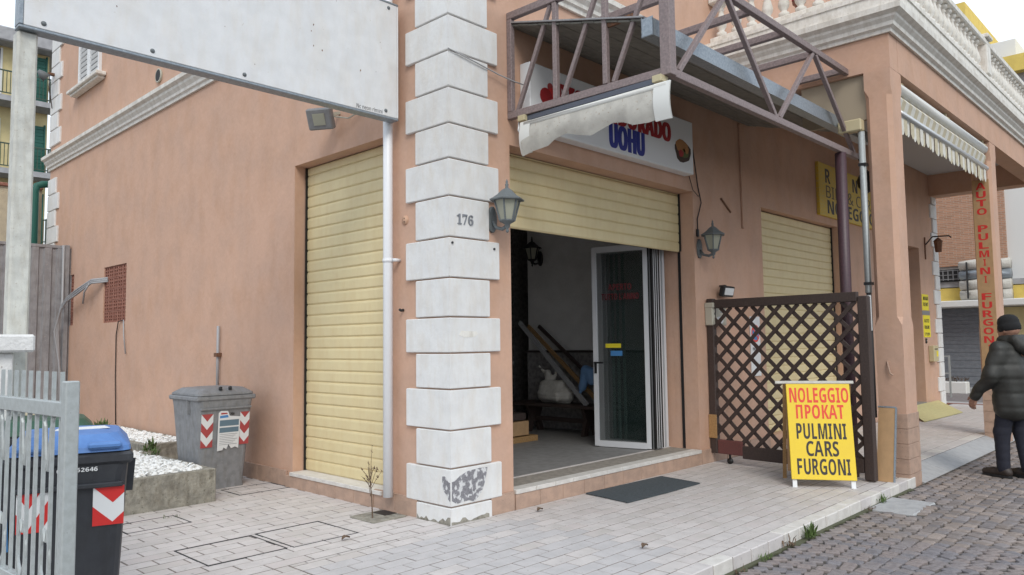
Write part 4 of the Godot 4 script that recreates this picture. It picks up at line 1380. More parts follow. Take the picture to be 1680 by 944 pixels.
# ---------------------------------------------------------------- iron gate
func build_gate() -> void:
	var g := T("iron_gate", "grey wrought iron gate leaf with vertical bars and small scrolls, standing open beside the bins", "gate", Vector3(-3.2, 0, 1.0))
	var e := Vector3(-3.175, 0, 1.64)
	var d := Vector3(-0.07, 0, -1).normalized()
	var n := Vector3(d.z, 0, -d.x)
	var b := Basis(d, Y, d.cross(Y))
	var s := S()
	box(s, e + Y * 0.68, Vector3(0.045, 1.27, 0.045), b, 0.004)
	put(s, "stile", "gate_metal", g)
	s = S()
	box(s, e + d * 1.62 + Y * 0.68, Vector3(0.045, 1.27, 0.045), b, 0.004)
	put(s, "stile", "gate_metal", g)
	for y in [1.215, 0.56, 0.10]:
		s = S()
		box(s, e + d * 0.81 + Y * y, Vector3(1.575, 0.052, 0.032), b, 0.003)
		put(s, "rail", "gate_metal", g)
	for i in 20:
		s = S()
		var top := 1.345
		box(s, e + d * (0.075 + i * 0.077) + Y * (0.10 + top) * 0.5, Vector3(0.0115, top - 0.10, 0.0115), b)
		put(s, "bar", "gate_metal", g)
	for i in 6:
		var c := e + d * (0.19 + i * 0.231)
		for y in [[1.19, -1.0], [0.585, 1.0]]:
			s = S()
			for m in [-1.0, 1.0]:
				var pts := []
				for k in 11:
					var t := k / 10.0
					var w: float = 0.048 * sin(t * PI * 0.92) * (1.0 - 0.15 * t) if t < 0.75 else 0.03 * (1.0 - t) / 0.25 + 0.006
					var h: float = t * 0.20 if t < 0.8 else 0.16 + 0.04 * sin((t - 0.8) * 5 * PI)
					if y[1] < 0:
						h = 0.005 + h * 0.95
						pts.append(c + d * m * (0.052 - w if t < 0.3 else 0.03 * (1.0 - t) + 0.004) + Y * (y[0] - h))
					else:
						pts.append(c + d * m * w + Y * (y[0] + h))
				tube(s, pts, 0.006, 5)
			put(s, "scroll", "gate_metal", g)

# ---------------------------------------------------------------- bins (built in their own axes: front = +z)
func chevrons(p: Node3D, f: Transform3D, w: float, h: float, bands: int, split: float, flip := false, worn := false) -> void:
	var s := S()
	prism(s, [Vector2(-w / 2, -h / 2), Vector2(w / 2, -h / 2), Vector2(w / 2, h / 2), Vector2(-w / 2, h / 2)], 0.0012, f)
	put(s, "reflective_patch", "paper", p)
	var r := S()
	var st := h / bands
	var lo := -h / 2
	var xm := -w / 2 + w * split
	var tall := w * 0.6
	var rect := PackedVector2Array([Vector2(-w / 2, -h / 2), Vector2(w / 2, -h / 2), Vector2(w / 2, h / 2), Vector2(-w / 2, h / 2)])
	for k in range(-1, bands * 2 + 2):
		var y0 := lo + (2 * k) * st - tall
		var pl := PackedVector2Array([Vector2(-w / 2, y0 + tall), Vector2(xm, y0), Vector2(w / 2, y0 + tall * (1.0 - split) / split), Vector2(w / 2, y0 + tall * (1.0 - split) / split + st), Vector2(xm, y0 + st), Vector2(-w / 2, y0 + tall + st)])
		for q in Geometry2D.intersect_polygons(pl, rect):
			if q.size() > 2:
				prism(r, Array(q), 0.0022, f)
	put(r, "chevron", "red_faded" if worn else "red", p)

func wheelie_bin(called: String, label: String, at: Vector3, yaw: float, body: String, lid: String, w: float, dp: float, h: float, grp := "") -> Node3D:
	var p := T(called, label, "bin", at, grp)
	p.rotation.y = yaw
	O = Vector3.ZERO
	var s := S()
	var wb := w * 0.80
	var db := dp * 0.76
	var ring := func_ring(wb, db, 0.0, 0.05)
	var lv := [[0.0, wb, db, 0.03], [0.05, wb, db, 0.05], [h * 0.86, w * 0.97, dp * 0.97, 0.05], [h * 0.93, w * 0.99, dp * 0.98, 0.04]]
	for i in lv.size() - 1:
		var a := func_ring(lv[i][1], lv[i][2], lv[i][0], lv[i][3])
		var b := func_ring(lv[i + 1][1], lv[i + 1][2], lv[i + 1][0], lv[i + 1][3])
		# front stays the reference plane: taper leans back
		for k in a.size():
			var k2 := (k + 1) % a.size()
			quad(s, a[k], a[k2], b[k2], b[k], (a[k] + a[k2]) * Vector3(1, 0, 1))
	for k in range(1, ring.size() - 1):
		tri(s, ring[0], ring[k], ring[k + 1], -Y)
	put(s, "body", body, p)
	s = S()
	box(s, Vector3(0, h * 0.955, 0), Vector3(w * 1.07, h * 0.05, dp * 1.03), Basis(), 0.012)
	put(s, "rim", body, p)
	s = S()
	box(s, Vector3(0, h * 0.845, dp * 0.47), Vector3(w * 0.9, 0.02, 0.06), Basis(), 0.004)
	put(s, "front_lip", body, p)
	for sx in [-1.0, 1.0]:
		s = S()
		prism(s, [Vector2(-0.03, 0), Vector2(0.04, 0.0), Vector2(0.05, 0.14), Vector2(-0.03, 0.14)], 0.02, Transform3D(Basis(Vector3(sx, 0, 0), Y, Vector3(0, 0, sx)), Vector3(sx * w * 0.455, h * 0.79, 0.12)))
		put(s, "lifting_bracket", body, p)
	# lid: shallow dome, hinged at the back
	s = S()
	var l0 := func_ring(w * 1.03, dp * 1.02, h * 0.985, 0.05)
	var l1 := func_ring(w * 1.02, dp * 1.0, h * 1.005, 0.06)
	var l2 := func_ring(w * 0.84, dp * 0.78, h * 1.055, 0.10)
	var l3 := func_ring(w * 0.5, dp * 0.45, h * 1.065, 0.10)
	var lls := [l0, l1, l2, l3]
	for i in 3:
		for k in l0.size():
			var k2 := (k + 1) % l0.size()
			quad(s, lls[i][k], lls[i][k2], lls[i + 1][k2], lls[i + 1][k], (lls[i][k] + lls[i][k2]) * Vector3(1, 0, 1) * 0.3 + Y * 0.4)
	for k in range(1, l0.size() - 1):
		tri(s, l3[0], l3[k], l3[k + 1], Y)
		tri(s, l0[0], l0[k], l0[k + 1], -Y)
	put(s, "lid", lid, p)
	s = S(true)
	tube(s, [Vector3(-w * 0.42, h * 0.99, -dp * 0.56), Vector3(w * 0.42, h * 0.99, -dp * 0.56)], 0.018, 8)
	put(s, "hinge_bar", body, p)
	for sx in [-1.0, 1.0]:
		s = S(true)
		lathe(s, Vector3(sx * w * 0.40, 0.10, -dp * 0.42), [Vector2(0, -0.025), Vector2(0.095, -0.025), Vector2(0.10, -0.015), Vector2(0.10, 0.015), Vector2(0.095, 0.025), Vector2(0, 0.025)], 16, 0.0, Basis(Vector3(0, 0, 1), PI * 0.5))
		put(s, "wheel", "black", p)
	return p

func func_ring(w: float, d: float, y: float, r: float) -> Array:
	var out := []
	for q in [[1, 1], [-1, 1], [-1, -1], [1, -1]]:
		var c := Vector2(q[0] * (w / 2 - r), q[1] * (d / 2 - r))
		var base := atan2(q[1], q[0]) - PI / 4
		for k in 4:
			var a := base + k * PI / 6
			out.append(Vector3(c.x + cos(a) * r, y, c.y + sin(a) * r))
	return out

func build_bins() -> void:
	# dark bin with a blue lid, behind the gate
	var nrm := Vector3(-0.30, 0, 0.954)
	var yaw := atan2(nrm.x, nrm.z)
	var at := Vector3(-2.985, 0.0, 0.985) - nrm * 0.28
	var p := wheelie_bin("recycling_bin", "charcoal wheelie bin with a blue lid and red and white chevrons, behind the iron gate", at, yaw, "bin_dark", "bin_blue", 0.45, 0.55, 1.0, "wheelie bins")
	var tilt := Basis(Vector3(1, 0, 0), 0.075)
	var fr := func_face(0.47, 0.55, 1.0)
	for sx in [-1.0, 1.0]:
		var f := Transform3D(tilt, Vector3(sx * 0.137 + 0.012, 0.755, fr + 0.003))
		chevrons(p, f, 0.118, 0.165, 2, 0.5 + 0.14 * sx)
	words("0376 52646", p, "paper", Transform3D(tilt, Vector3(0.03, 0.915, fr + 0.014)), 0.15, 0.018, true, 0.001)
	var s := S()
	box(s, Vector3(-0.222, 0.72, 0.08), Vector3(0.006, 0.26, 0.20), Basis(Vector3(0, 0, 1), 0.05))
	put(s, "blue_label", "label_blue", p)
	s = S()
	prism(s, [Vector2(-0.10, -0.06), Vector2(0.12, -0.05), Vector2(0.10, 0.07), Vector2(-0.08, 0.05)], 0.002, Transform3D(Basis(Vector3(1, 0, 0), Vector3(0, 0, -1), Vector3(0, 1, 0)), Vector3(0.03, 1.0645, 0.02)))
	put(s, "lid_sticker", "paper", p)
	s = S()
	box(s, Vector3(0.13, 1.012, 0.275), Vector3(0.13, 0.03, 0.05), Basis(), 0.01)
	put(s, "lid_grip", "bin_blue", p)
	s = S()
	box(s, Vector3(-0.13, 1.012, 0.275), Vector3(0.13, 0.03, 0.05), Basis(), 0.01)
	put(s, "lid_grip", "bin_blue", p)
	wheelie_bin("recycling_bin", "wheelie bin with a dark green lid, mostly hidden behind the blue-lidded bin", Vector3(-2.74, 0.0, -0.38), yaw + 0.05, "bin_dark", "bin_green", 0.50, 0.55, 0.98, "wheelie bins")
	var bx2 := T("cardboard_carton", "pale yellow carton showing between the gate bars, beyond the green-lidded bin", "box", Vector3(-2.75, 0, -1.6))
	part("carton", "fabric_tan", bx2, -2.80, -2.42, 0.0, 0.98, -1.9, -1.6, 0.004)
	part("flap", "fabric_tan", bx2, -2.80, -2.42, 0.982, 0.992, -1.9, -1.76)
	# grey bin against the pink wall
	var q := wheelie_bin("recycling_bin", "battered grey wheelie bin with worn chevrons and a peeling label, against the pink wall", Vector3(-0.475, 0.0, -3.175), 0.0, "bin_grey", "bin_grey", 0.58, 0.66, 0.95, "wheelie bins")
	var fz := func_face(0.58, 0.66, 0.95)
	var t2 := Basis(Vector3(1, 0, 0), 0.075)
	chevrons(q, Transform3D(t2, Vector3(-0.19, 0.59, fz - 0.008)), 0.12, 0.33, 4, 0.5, false, true)
	chevrons(q, Transform3D(t2, Vector3(0.20, 0.59, fz - 0.008)), 0.10, 0.33, 4, 0.5, false, true)
	var tl := Basis(Vector3(0, 0, 1), 0.075) * Basis(Y, -PI * 0.5)
	chevrons(q, Transform3D(tl, Vector3(-0.262, 0.62, -0.17)), 0.10, 0.33, 4, 0.5, false, true)
	var lf := Transform3D(t2, Vector3(0.035, 0.56, fz - 0.006))
	var s2 := S()
	prism(s2, [Vector2(-0.115, -0.18), Vector2(-0.06, -0.175), Vector2(-0.05, -0.15), Vector2(-0.02, -0.17), Vector2(0.0, -0.12), Vector2(0.03, -0.165), Vector2(0.07, -0.15), Vector2(0.105, -0.17), Vector2(0.115, 0.15), Vector2(0.0, 0.165), Vector2(-0.02, 0.215), Vector2(-0.09, 0.22), Vector2(-0.115, 0.20)], 0.0035, lf)
	put(s2, "paper_label", "paper", q)
	for bnd in [[0.065, 0.125], [0.0, 0.05]]:
		s2 = S()
		prism(s2, [Vector2(-0.10, bnd[0]), Vector2(0.10, bnd[0]), Vector2(0.10, bnd[1]), Vector2(-0.10, bnd[1])], 0.0042, lf)
		put(s2, "label_band", "label_slate", q)
	for i in 7:
		s2 = S()
		var y := -0.02 - i * 0.017
		prism(s2, [Vector2(-0.095, y), Vector2(0.09 - 0.02 * (i % 3), y), Vector2(0.09 - 0.02 * (i % 3), y + 0.004), Vector2(-0.095, y + 0.004)], 0.0042, lf)
		put(s2, "printed_line", "number_grey", q)
	s2 = S()
	prism(s2, [Vector2(-0.10, 0.145), Vector2(-0.01, 0.15), Vector2(-0.02, 0.175), Vector2(-0.10, 0.17)], 0.0042, lf)
	put(s2, "label_logo", "label_blue", q)
	s2 = S()
	prism(s2, [Vector2(-0.09, 0.182), Vector2(-0.02, 0.185), Vector2(-0.03, 0.198), Vector2(-0.09, 0.20)], 0.0042, lf)
	put(s2, "label_logo", "red_faded", q)
	words("He", q, "ink", Transform3D(lf.basis, lf.origin + lf.basis * Vector3(0.03, 0.185, 0)), 0.04, 0.032)
	for i in 2:
		s2 = S(true)
		lathe(s2, Vector3(-0.05 + i * 0.10, 0.985, 0.29), [Vector2(0, 0), Vector2(0.018, 0.0), Vector2(0.018, 0.03), Vector2(0.0, 0.035)], 8)
		put(s2, "lid_knob", "dark", q)

func func_face(w: float, dp: float, h: float) -> float:
	# front face depth of a bin at 73 % of its height
	return lerpf(dp * 0.76, dp * 0.97, 0.74 / 0.86) * 0.5 + 0.002

# ---------------------------------------------------------------- things on the shop front
func lantern(called: String, label: String, at: Vector3, n: Vector3, grp: String, metal := "lamp_metal") -> Node3D:
	var p := T(called, label, "wall lamp", at, grp)
	var r := Y.cross(n)
	var b := Basis(r, Y, n)
	var s := S(true)
	# oval back plate
	var pl := []
	for k in 14:
		var a := TAU * k / 14
		pl.append(Vector2(cos(a) * 0.05, sin(a) * 0.115))
	prism(s, pl, 0.022, Transform3D(b, at - n * 0.002))
	put(s, "back_plate", metal, p)
	s = S(true)
	var c := at + n * 0.19
	tube(s, [at + n * 0.015 - Y * 0.02, at + n * 0.06 - Y * 0.075, at + n * 0.13 - Y * 0.095, c - Y * 0.075], 0.016, 8)
	put(s, "arm", metal, p)
	s = S(true)
	lathe(s, c, [Vector2(0, -0.135), Vector2(0.012, -0.125), Vector2(0.014, -0.11), Vector2(0.008, -0.10), Vector2(0.022, -0.085), Vector2(0.025, -0.06), Vector2(0.05, -0.045), Vector2(0.068, -0.035), Vector2(0.068, -0.025), Vector2(0, -0.02)], 12)
	put(s, "base_cup", metal, p)
	for k in 6:
		var a0 := TAU * (k + 0.5) / 6
		var a1 := TAU * (k + 1.5) / 6
		var d0 := Vector3(cos(a0), 0, sin(a0))
		var d1 := Vector3(cos(a1), 0, sin(a1))
		s = S()
		bar(s, c + d0 * 0.064 - Y * 0.03, c + d0 * 0.112 + Y * 0.145, 0.013, 0.013)
		put(s, "corner_bar", metal, p)
		s = S()
		var u := Vector3(0, 0.003, 0)
		quad(s, c + d0 * 0.060 - Y * 0.022, c + d1 * 0.060 - Y * 0.022, c + d1 * 0.106 + Y * 0.14, c + d0 * 0.106 + Y * 0.14, d0 + d1)
		quad(s, c + d0 * 0.057 - Y * 0.022, c + d1 * 0.057 - Y * 0.022, c + d1 * 0.103 + Y * 0.14, c + d0 * 0.103 + Y * 0.14, -d0 - d1)
		put(s, "glass_pane", "lamp_glass", p)
	s = S()
	lathe(s, c, [Vector2(0, 0.138), Vector2(0.15, 0.138), Vector2(0.152, 0.148), Vector2(0.12, 0.165), Vector2(0.085, 0.19), Vector2(0.05, 0.225), Vector2(0.028, 0.24), Vector2(0, 0.242)], 6, TAU / 12)
	put(s, "roof", metal, p)
	s = S(true)
	lathe(s, c, [Vector2(0.02, 0.235), Vector2(0.012, 0.26), Vector2(0.017, 0.275), Vector2(0.009, 0.285), Vector2(0.011, 0.30), Vector2(0.0, 0.325)], 8)
	put(s, "finial", metal, p)
	return p

func build_shop_front() -> void:
	lantern("wall_lantern", "weathered grey wall lantern beside the number 176 on the corner quoins", Vector3(0.505, 2.475, -0.028), Vector3(0, 0, 1), "lanterns on the shop front")
	lantern("wall_lantern", "weathered grey wall lantern between the open shop and the lattice screen", Vector3(3.94, 2.50, -0.028), Vector3(0, 0, 1), "lanterns on the shop front")
	lantern("wall_lantern", "black wall lantern on the white inner wall of the open shop", Vector3(4.5, 2.68, -3.03), Vector3(-1, 0, 0), "", "black")
	# light box over the open shop
	var p := T("shop_sign", "white shop light box with red and blue letters and a kebab picture", "sign", Vector3(2.28, 3.32, 0))
	part("box", "white", p, 0.885, 3.665, 3.325, 3.935, -0.028, 0.096, 0.006)
	var fr := face(Vector3(0, 0, 0.097), Vector3(1, 0, 0))
	heavy("RISTOR", p, "deep_red", Transform3D(fr.basis, Vector3(1.72, 3.72, 0.097)), 0.92, 0.21, 0.012)
	heavy("DORADO", p, "deep_red", Transform3D(fr.basis, Vector3(2.70, 3.72, 0.097)), 0.96, 0.21, 0.012)
	heavy("UOHU", p, "deep_blue", Transform3D(fr.basis, Vector3(2.36, 3.49, 0.097)), 0.60, 0.25, 0.013)
	# printed tomatoes at the left, printed kebab roll at the right
	for q in [[1.10, 3.66, 0.085, "deep_red"], [1.20, 3.69, 0.075, "red"], [1.16, 3.76, 0.04, "red_faded"]]:
		var s := S()
		var pl := []
		for k in 14:
			var a := TAU * k / 14
			pl.append(Vector2(q[0] + cos(a) * q[2], q[1] + sin(a) * q[2] * 0.95))
		prism(s, pl, 0.0015 + 0.001 * q[2] * 10, fr)
		put(s, "printed_tomato", q[3], p)
	var kb := [[3.44, 3.56, 0.17, 0.13, "bun_dark", 0.002], [3.42, 3.615, 0.13, 0.075, "bun", 0.003], [3.47, 3.54, 0.09, 0.05, "salad", 0.003], [3.40, 3.53, 0.05, 0.04, "deep_red", 0.0035], [3.52, 3.59, 0.04, 0.05, "bun", 0.004]]
	for q in kb:
		var s := S()
		var pl := []
		for k in 16:
			var a := TAU * k / 16
			pl.append(Vector2(q[0] + cos(a) * q[2] * (1.0 + 0.08 * sin(a * 5)), q[1] + sin(a) * q[3] * (1.0 + 0.1 * cos(a * 3))))
		prism(s, pl, q[5], fr)
		put(s, "printed_kebab", q[4], p)
	# loose cable to the right of the sign
	var cb := T("sign_cable", "thin dark cable hanging from the right end of the shop light box", "cable", Vector3(3.8, 2.6, 0))
	var s2 := S(true)
	tube(s2, [Vector3(3.72, 3.80, -0.01), Vector3(3.80, 3.75, 0.0), Vector3(3.86, 3.5, 0.0), Vector3(3.93, 3.25, -0.01), Vector3(3.98, 3.05, 0.0), Vector3(3.90, 2.85, -0.01), Vector3(3.90, 2.72, -0.01)], 0.008, 5)
	tube(s2, [Vector3(3.74, 3.34, -0.01), Vector3(3.80, 3.18, 0.0), Vector3(3.92, 3.12, 0.0), Vector3(3.97, 3.15, -0.01)], 0.005, 5)
	put(s2, "cable", "cable_dark", cb)
	part("plug", "black", cb, 3.885, 3.92, 2.64, 2.73, -0.028, 0.0, 0.006)
	var cj := T("cable_trunking", "slim pink cable trunking running up the wall between lantern and roller", "conduit", Vector3(5.0, 3.0, 0))
	part("trunking", "plaster", cj, 5.03, 5.085, 2.85, 4.22, -0.028, -0.005, 0.004)
	var rs := S()
	box(rs, Vector3(4.62, 3.10, -0.02), Vector3(0.28, 0.02, 0.012), Basis(Vector3(0, 0, 1), -0.55))
	put(rs, "plaster_scar", "rust", cj)
	# yellow rental sign over the second roller
	var ys := T("rental_sign", "faded yellow rental sign lettered R N, BIKE & CAR, NOLEGGIO over the second roller", "sign", Vector3(8.7, 3.3, 0))
	part("board", "faded_yellow", ys, 7.48, 10.05, 3.31, 4.13, -0.028, 0.02, 0.004)
	var fy := face(Vector3(0, 0, 0.0205), Vector3(1, 0, 0))
	words("R", ys, "ink", Transform3D(fy.basis, Vector3(7.83, 3.945, 0.0205)), 0.20, 0.22)
	words("N", ys, "ink", Transform3D(fy.basis, Vector3(8.98, 3.945, 0.0205)), 0.22, 0.22)
	words("BIKE & CAR", ys, "ink_soft", Transform3D(fy.basis, Vector3(8.72, 3.70, 0.0205)), 1.95, 0.19, false)
	words("NOLEGGIO", ys, "ink", Transform3D(fy.basis, Vector3(8.82, 3.465, 0.0205)), 2.08, 0.21)
	var hd := T("lamp_hood", "black rounded spotlight hood hanging in front of the yellow rental sign", "lamp", Vector3(7.98, 3.76, 0.55))
	var s3 := S(true)
	lathe(s3, Vector3(7.98, 3.76, 0.55), [Vector2(0, -0.16), Vector2(0.06, -0.12), Vector2(0.13, -0.03), Vector2(0.15, 0.05), Vector2(0.12, 0.14), Vector2(0.05, 0.20), Vector2(0, 0.21)], 12, 0.0, Basis(Vector3(0, 0, 1), -0.3))
	put(s3, "hood", "black", hd)
	s3 = S()
	bar(s3, Vector3(8.02, 3.95, 0.55), Vector3(8.02, 4.25, 0.40), 0.03, 0.03)
	put(s3, "bracket", "black", hd)

func build_frame() -> void:
	# braced steel frame that once carried a sign, round the shop canopy
	var p := T("steel_frame", "braced brown steel frame projecting over the shop entrance", "frame", Vector3(0.75, 3.4, 0))
	var yb := 3.425
	var yt := 4.33
	var zf := 1.58
	func_item("rail", p, Vector3(0.745, yb, -0.03), Vector3(0.785, yb, zf - 0.045), 0.055, 0.065)
	func_item("rail", p, Vector3(0.745, yt, -0.03), Vector3(0.785, yt, zf - 0.045), 0.055, 0.065)
	func_item("rail", p, Vector3(0.835, yb, zf), Vector3(4.60, yb, zf), 0.055, 0.065)
	func_item("rail", p, Vector3(0.835, yt, zf), Vector3(4.64, yt, zf), 0.055, 0.065)
	func_item("post", p, Vector3(0.79, yb - 0.033, zf), Vector3(0.79, yt + 0.033, zf), 0.088, 0.088)
	func_item("post", p, Vector3(0.742, yb + 0.033, 0.0), Vector3(0.742, yt - 0.033, 0.0), 0.05, 0.055)
	for z in [0.51, 1.03]:
		func_item("upright", p, Vector3(0.76, yb + 0.033, z), Vector3(0.76, yt - 0.033, z), 0.045, 0.045)
	for k in [[0.06, 0.455], [0.58, 0.975], [1.10, 1.49]]:
		func_item("brace", p, Vector3(0.765, yb + 0.033, k[0]), Vector3(0.765, yt - 0.033, k[1]), 0.036, 0.036)
	for k in [[0.92, yb, 1.68, yt], [1.74, yt, 2.58, yb], [2.66, yb, 3.49, yt], [3.55, yt, 4.52, yb]]:
		func_item("brace", p, Vector3(k[0], k[1] + (0.033 if k[1] < 4 else -0.033), zf), Vector3(k[2], k[3] + (0.033 if k[3] < 4 else -0.033), zf), 0.042, 0.042)
	for x in [1.40, 2.18, 2.86, 3.60]:
		func_item("tie", p, Vector3(x, yt, -0.03), Vector3(x, yt, zf - 0.028), 0.055, 0.065)
	func_item("tie", p, Vector3(4.34, yt + 0.01, 1.06), Vector3(4.34, yt + 0.01, 1.552), 0.055, 0.065)
	func_item("tie", p, Vector3(4.64, yt, zf), Vector3(4.70, yt - 0.02, 1.76), 0.05, 0.06)
	var s := S(true)
	tube(s, [Vector3(4.16, 0.0, 1.56), Vector3(4.16, yb - 0.033, 1.57)], 0.057, 14)
	put(s, "support_post", "post_metal", p)
	# canopy behind the frame
	var c := T("canopy", "sloping boarded canopy with a zinc gutter over the shop entrance", "canopy", Vector3(0.75, 3.8, 0))
	var A := Vector3(0, 4.255, -0.025)
	var B := Vector3(0, 3.86, 1.40)
	var d := (B - A).normalized()
	var nn := Vector3(1, 0, 0).cross(d)
	if nn.y < 0:
		nn = -nn
	var len := (B - A).length()
	var nb := 12
	for i in nb:
		var s1 := S()
		var m := A + d * (len * (i + 0.5) / nb)
		box(s1, Vector3(3.02, m.y, m.z) + nn * 0.008 * (i % 2) * 0.4, Vector3(4.56, 0.016, len / nb - 0.004), Basis(Vector3(1, 0, 0), nn, Vector3(1, 0, 0).cross(nn)), 0.003)
		put(s1, "soffit_board", "soffit", c)
	var s4 := S()
	var m2 := A + d * (len * 0.5)
	box(s4, Vector3(3.02, m2.y, m2.z) + nn * 0.022, Vector3(4.60, 0.012, len + 0.02), Basis(Vector3(1, 0, 0), nn, Vector3(1, 0, 0).cross(nn)))
	put(s4, "roof_sheet", "sheet_metal", c)
	# box gutter
	s4 = S()
	var gp := [Vector2(1.395, 3.715), Vector2(1.50, 3.715), Vector2(1.50, 3.845), Vector2(1.494, 3.845), Vector2(1.494, 3.722), Vector2(1.401, 3.722), Vector2(1.401, 3.87), Vector2(1.395, 3.87)]
	prism(s4, gp, 4.60, Transform3D(Basis(Vector3(0, 0, 1), Y, Vector3(-1, 0, 0)), Vector3(5.32, 0, 0)))
	put(s4, "gutter", "zinc", c)
	part("gutter_end", "zinc", c, 0.72, 0.724, 3.716, 3.86, 1.395, 1.50)
	part("edge_board", "rust", c, 0.756, 0.78, 3.915, 3.955, 1.0, 1.30)
	# rolled awning hung under the left side of the frame
	var a := T("roll_awning", "white rolled awning with a wavy valance under the frame's left side", "awning", Vector3(0.7, 3.3, 0.85))
	var s5 := S(true)
	tube(s5, [Vector3(0.70, 3.30, 0.20), Vector3(0.70, 3.30, 1.62)], 0.022, 10)
	put(s5, "front_bar", "awning_white", a)
	part("tray", "tray_blue", a, 0.74, 0.90, 3.345, 3.385, 0.18, 1.50)
	s5 = S(true)
	tube(s5, [Vector3(0.80, 3.325, 0.16), Vector3(0.80, 3.325, 1.54)], 0.03, 10)
	put(s5, "roller", "awning_white", a)
	for z in [0.14, 1.52]:
		part("bracket", "cream_plastic", a, 0.70, 0.80, 3.34, 3.392, z - 0.03, z + 0.05, 0.004)
	var wave := [[0.17, 3.02], [0.28, 3.045], [0.45, 3.065], [0.55, 3.105], [0.66, 3.125], [0.80, 3.085], [0.92, 3.055], [1.02, 3.085], [1.12, 3.118], [1.22, 3.10], [1.32, 3.055], [1.45, 3.05], [1.55, 3.06], [1.64, 3.055]]
	s5 = S(true)
	var rows := 6
	for i in wave.size() - 1:
		for r in rows:
			var t0 := float(r) / rows
			var t1 := float(r + 1) / rows
			var fx := [0.0, 0.0, 0.0, 0.0]
			var P := []
			for e in [[i, t0], [i + 1, t0], [i + 1, t1], [i, t1]]:
				var w: Array = wave[e[0]]
				var t: float = e[1]
				P.append(Vector3(0.692 - 0.03 * sin(t * PI * 0.9) + 0.011 * sin(w[0] * 17.0 + t) * t + 0.02 * t, lerpf(3.29, w[1], t), w[0]))
			quad(s5, P[0], P[1], P[2], P[3], Vector3(-1, 0, 0))
	put(s5, "valance", "valance", a)
	for z in [[0.155, 0.275], [1.515, 1.655]]:
		s5 = S(true)
		for r in 6:
			var t0 := float(r) / 6
			var t1 := float(r + 1) / 6
			var x0 := 0.688 - 0.03 * sin(t0 * PI * 0.9) + 0.02 * t0
			var x1 := 0.688 - 0.03 * sin(t1 * PI * 0.9) + 0.02 * t1
			var y0 := lerpf(3.32, 3.04, t0)
			var y1 := lerpf(3.32, 3.04, t1)
			quad(s5, Vector3(x0, y0, z[0]), Vector3(x0, y0, z[1]), Vector3(x1, y1, z[1]), Vector3(x1, y1, z[0]), Vector3(-1, 0, 0))
			quad(s5, Vector3(x0 + 0.012, y0, z[0]), Vector3(x0 + 0.012, y0, z[1]), Vector3(x1 + 0.012, y1, z[1]), Vector3(x1 + 0.012, y1, z[0]), Vector3(1, 0, 0))
		put(s5, "end_sleeve", "awning_white", a)
	s5 = S(true)
	tube(s5, [Vector3(0.72, 3.34, 0.11), Vector3(0.72, 3.27, 0.10), Vector3(0.72, 3.24, 0.12), Vector3(0.72, 3.27, 0.135)], 0.008, 6)
	put(s5, "crank_eye", "alu", a)
	# thin wire from the quoins to the frame
	var w2 := T("stray_wire", "thin grey wire running along the quoins to the steel frame", "cable", Vector3(0.4, 3.8, 0.0))
	s5 = S(true)
	tube(s5, [Vector3(-0.01, 3.83, 0.012), Vector3(0.30, 3.79, 0.016), Vector3(0.56, 3.755, 0.012), Vector3(0.74, 3.73, 0.03), Vector3(0.90, 3.72, 0.05)], 0.006, 5)
	put(s5, "wire", "cable_grey", w2)

func func_item(called: String, p: Node3D, a: Vector3, b: Vector3, w: float, h: float) -> void:
	var s := S()
	bar(s, a, b, w, h, Y, 0.004)
	put(s, called, "frame_metal", p)

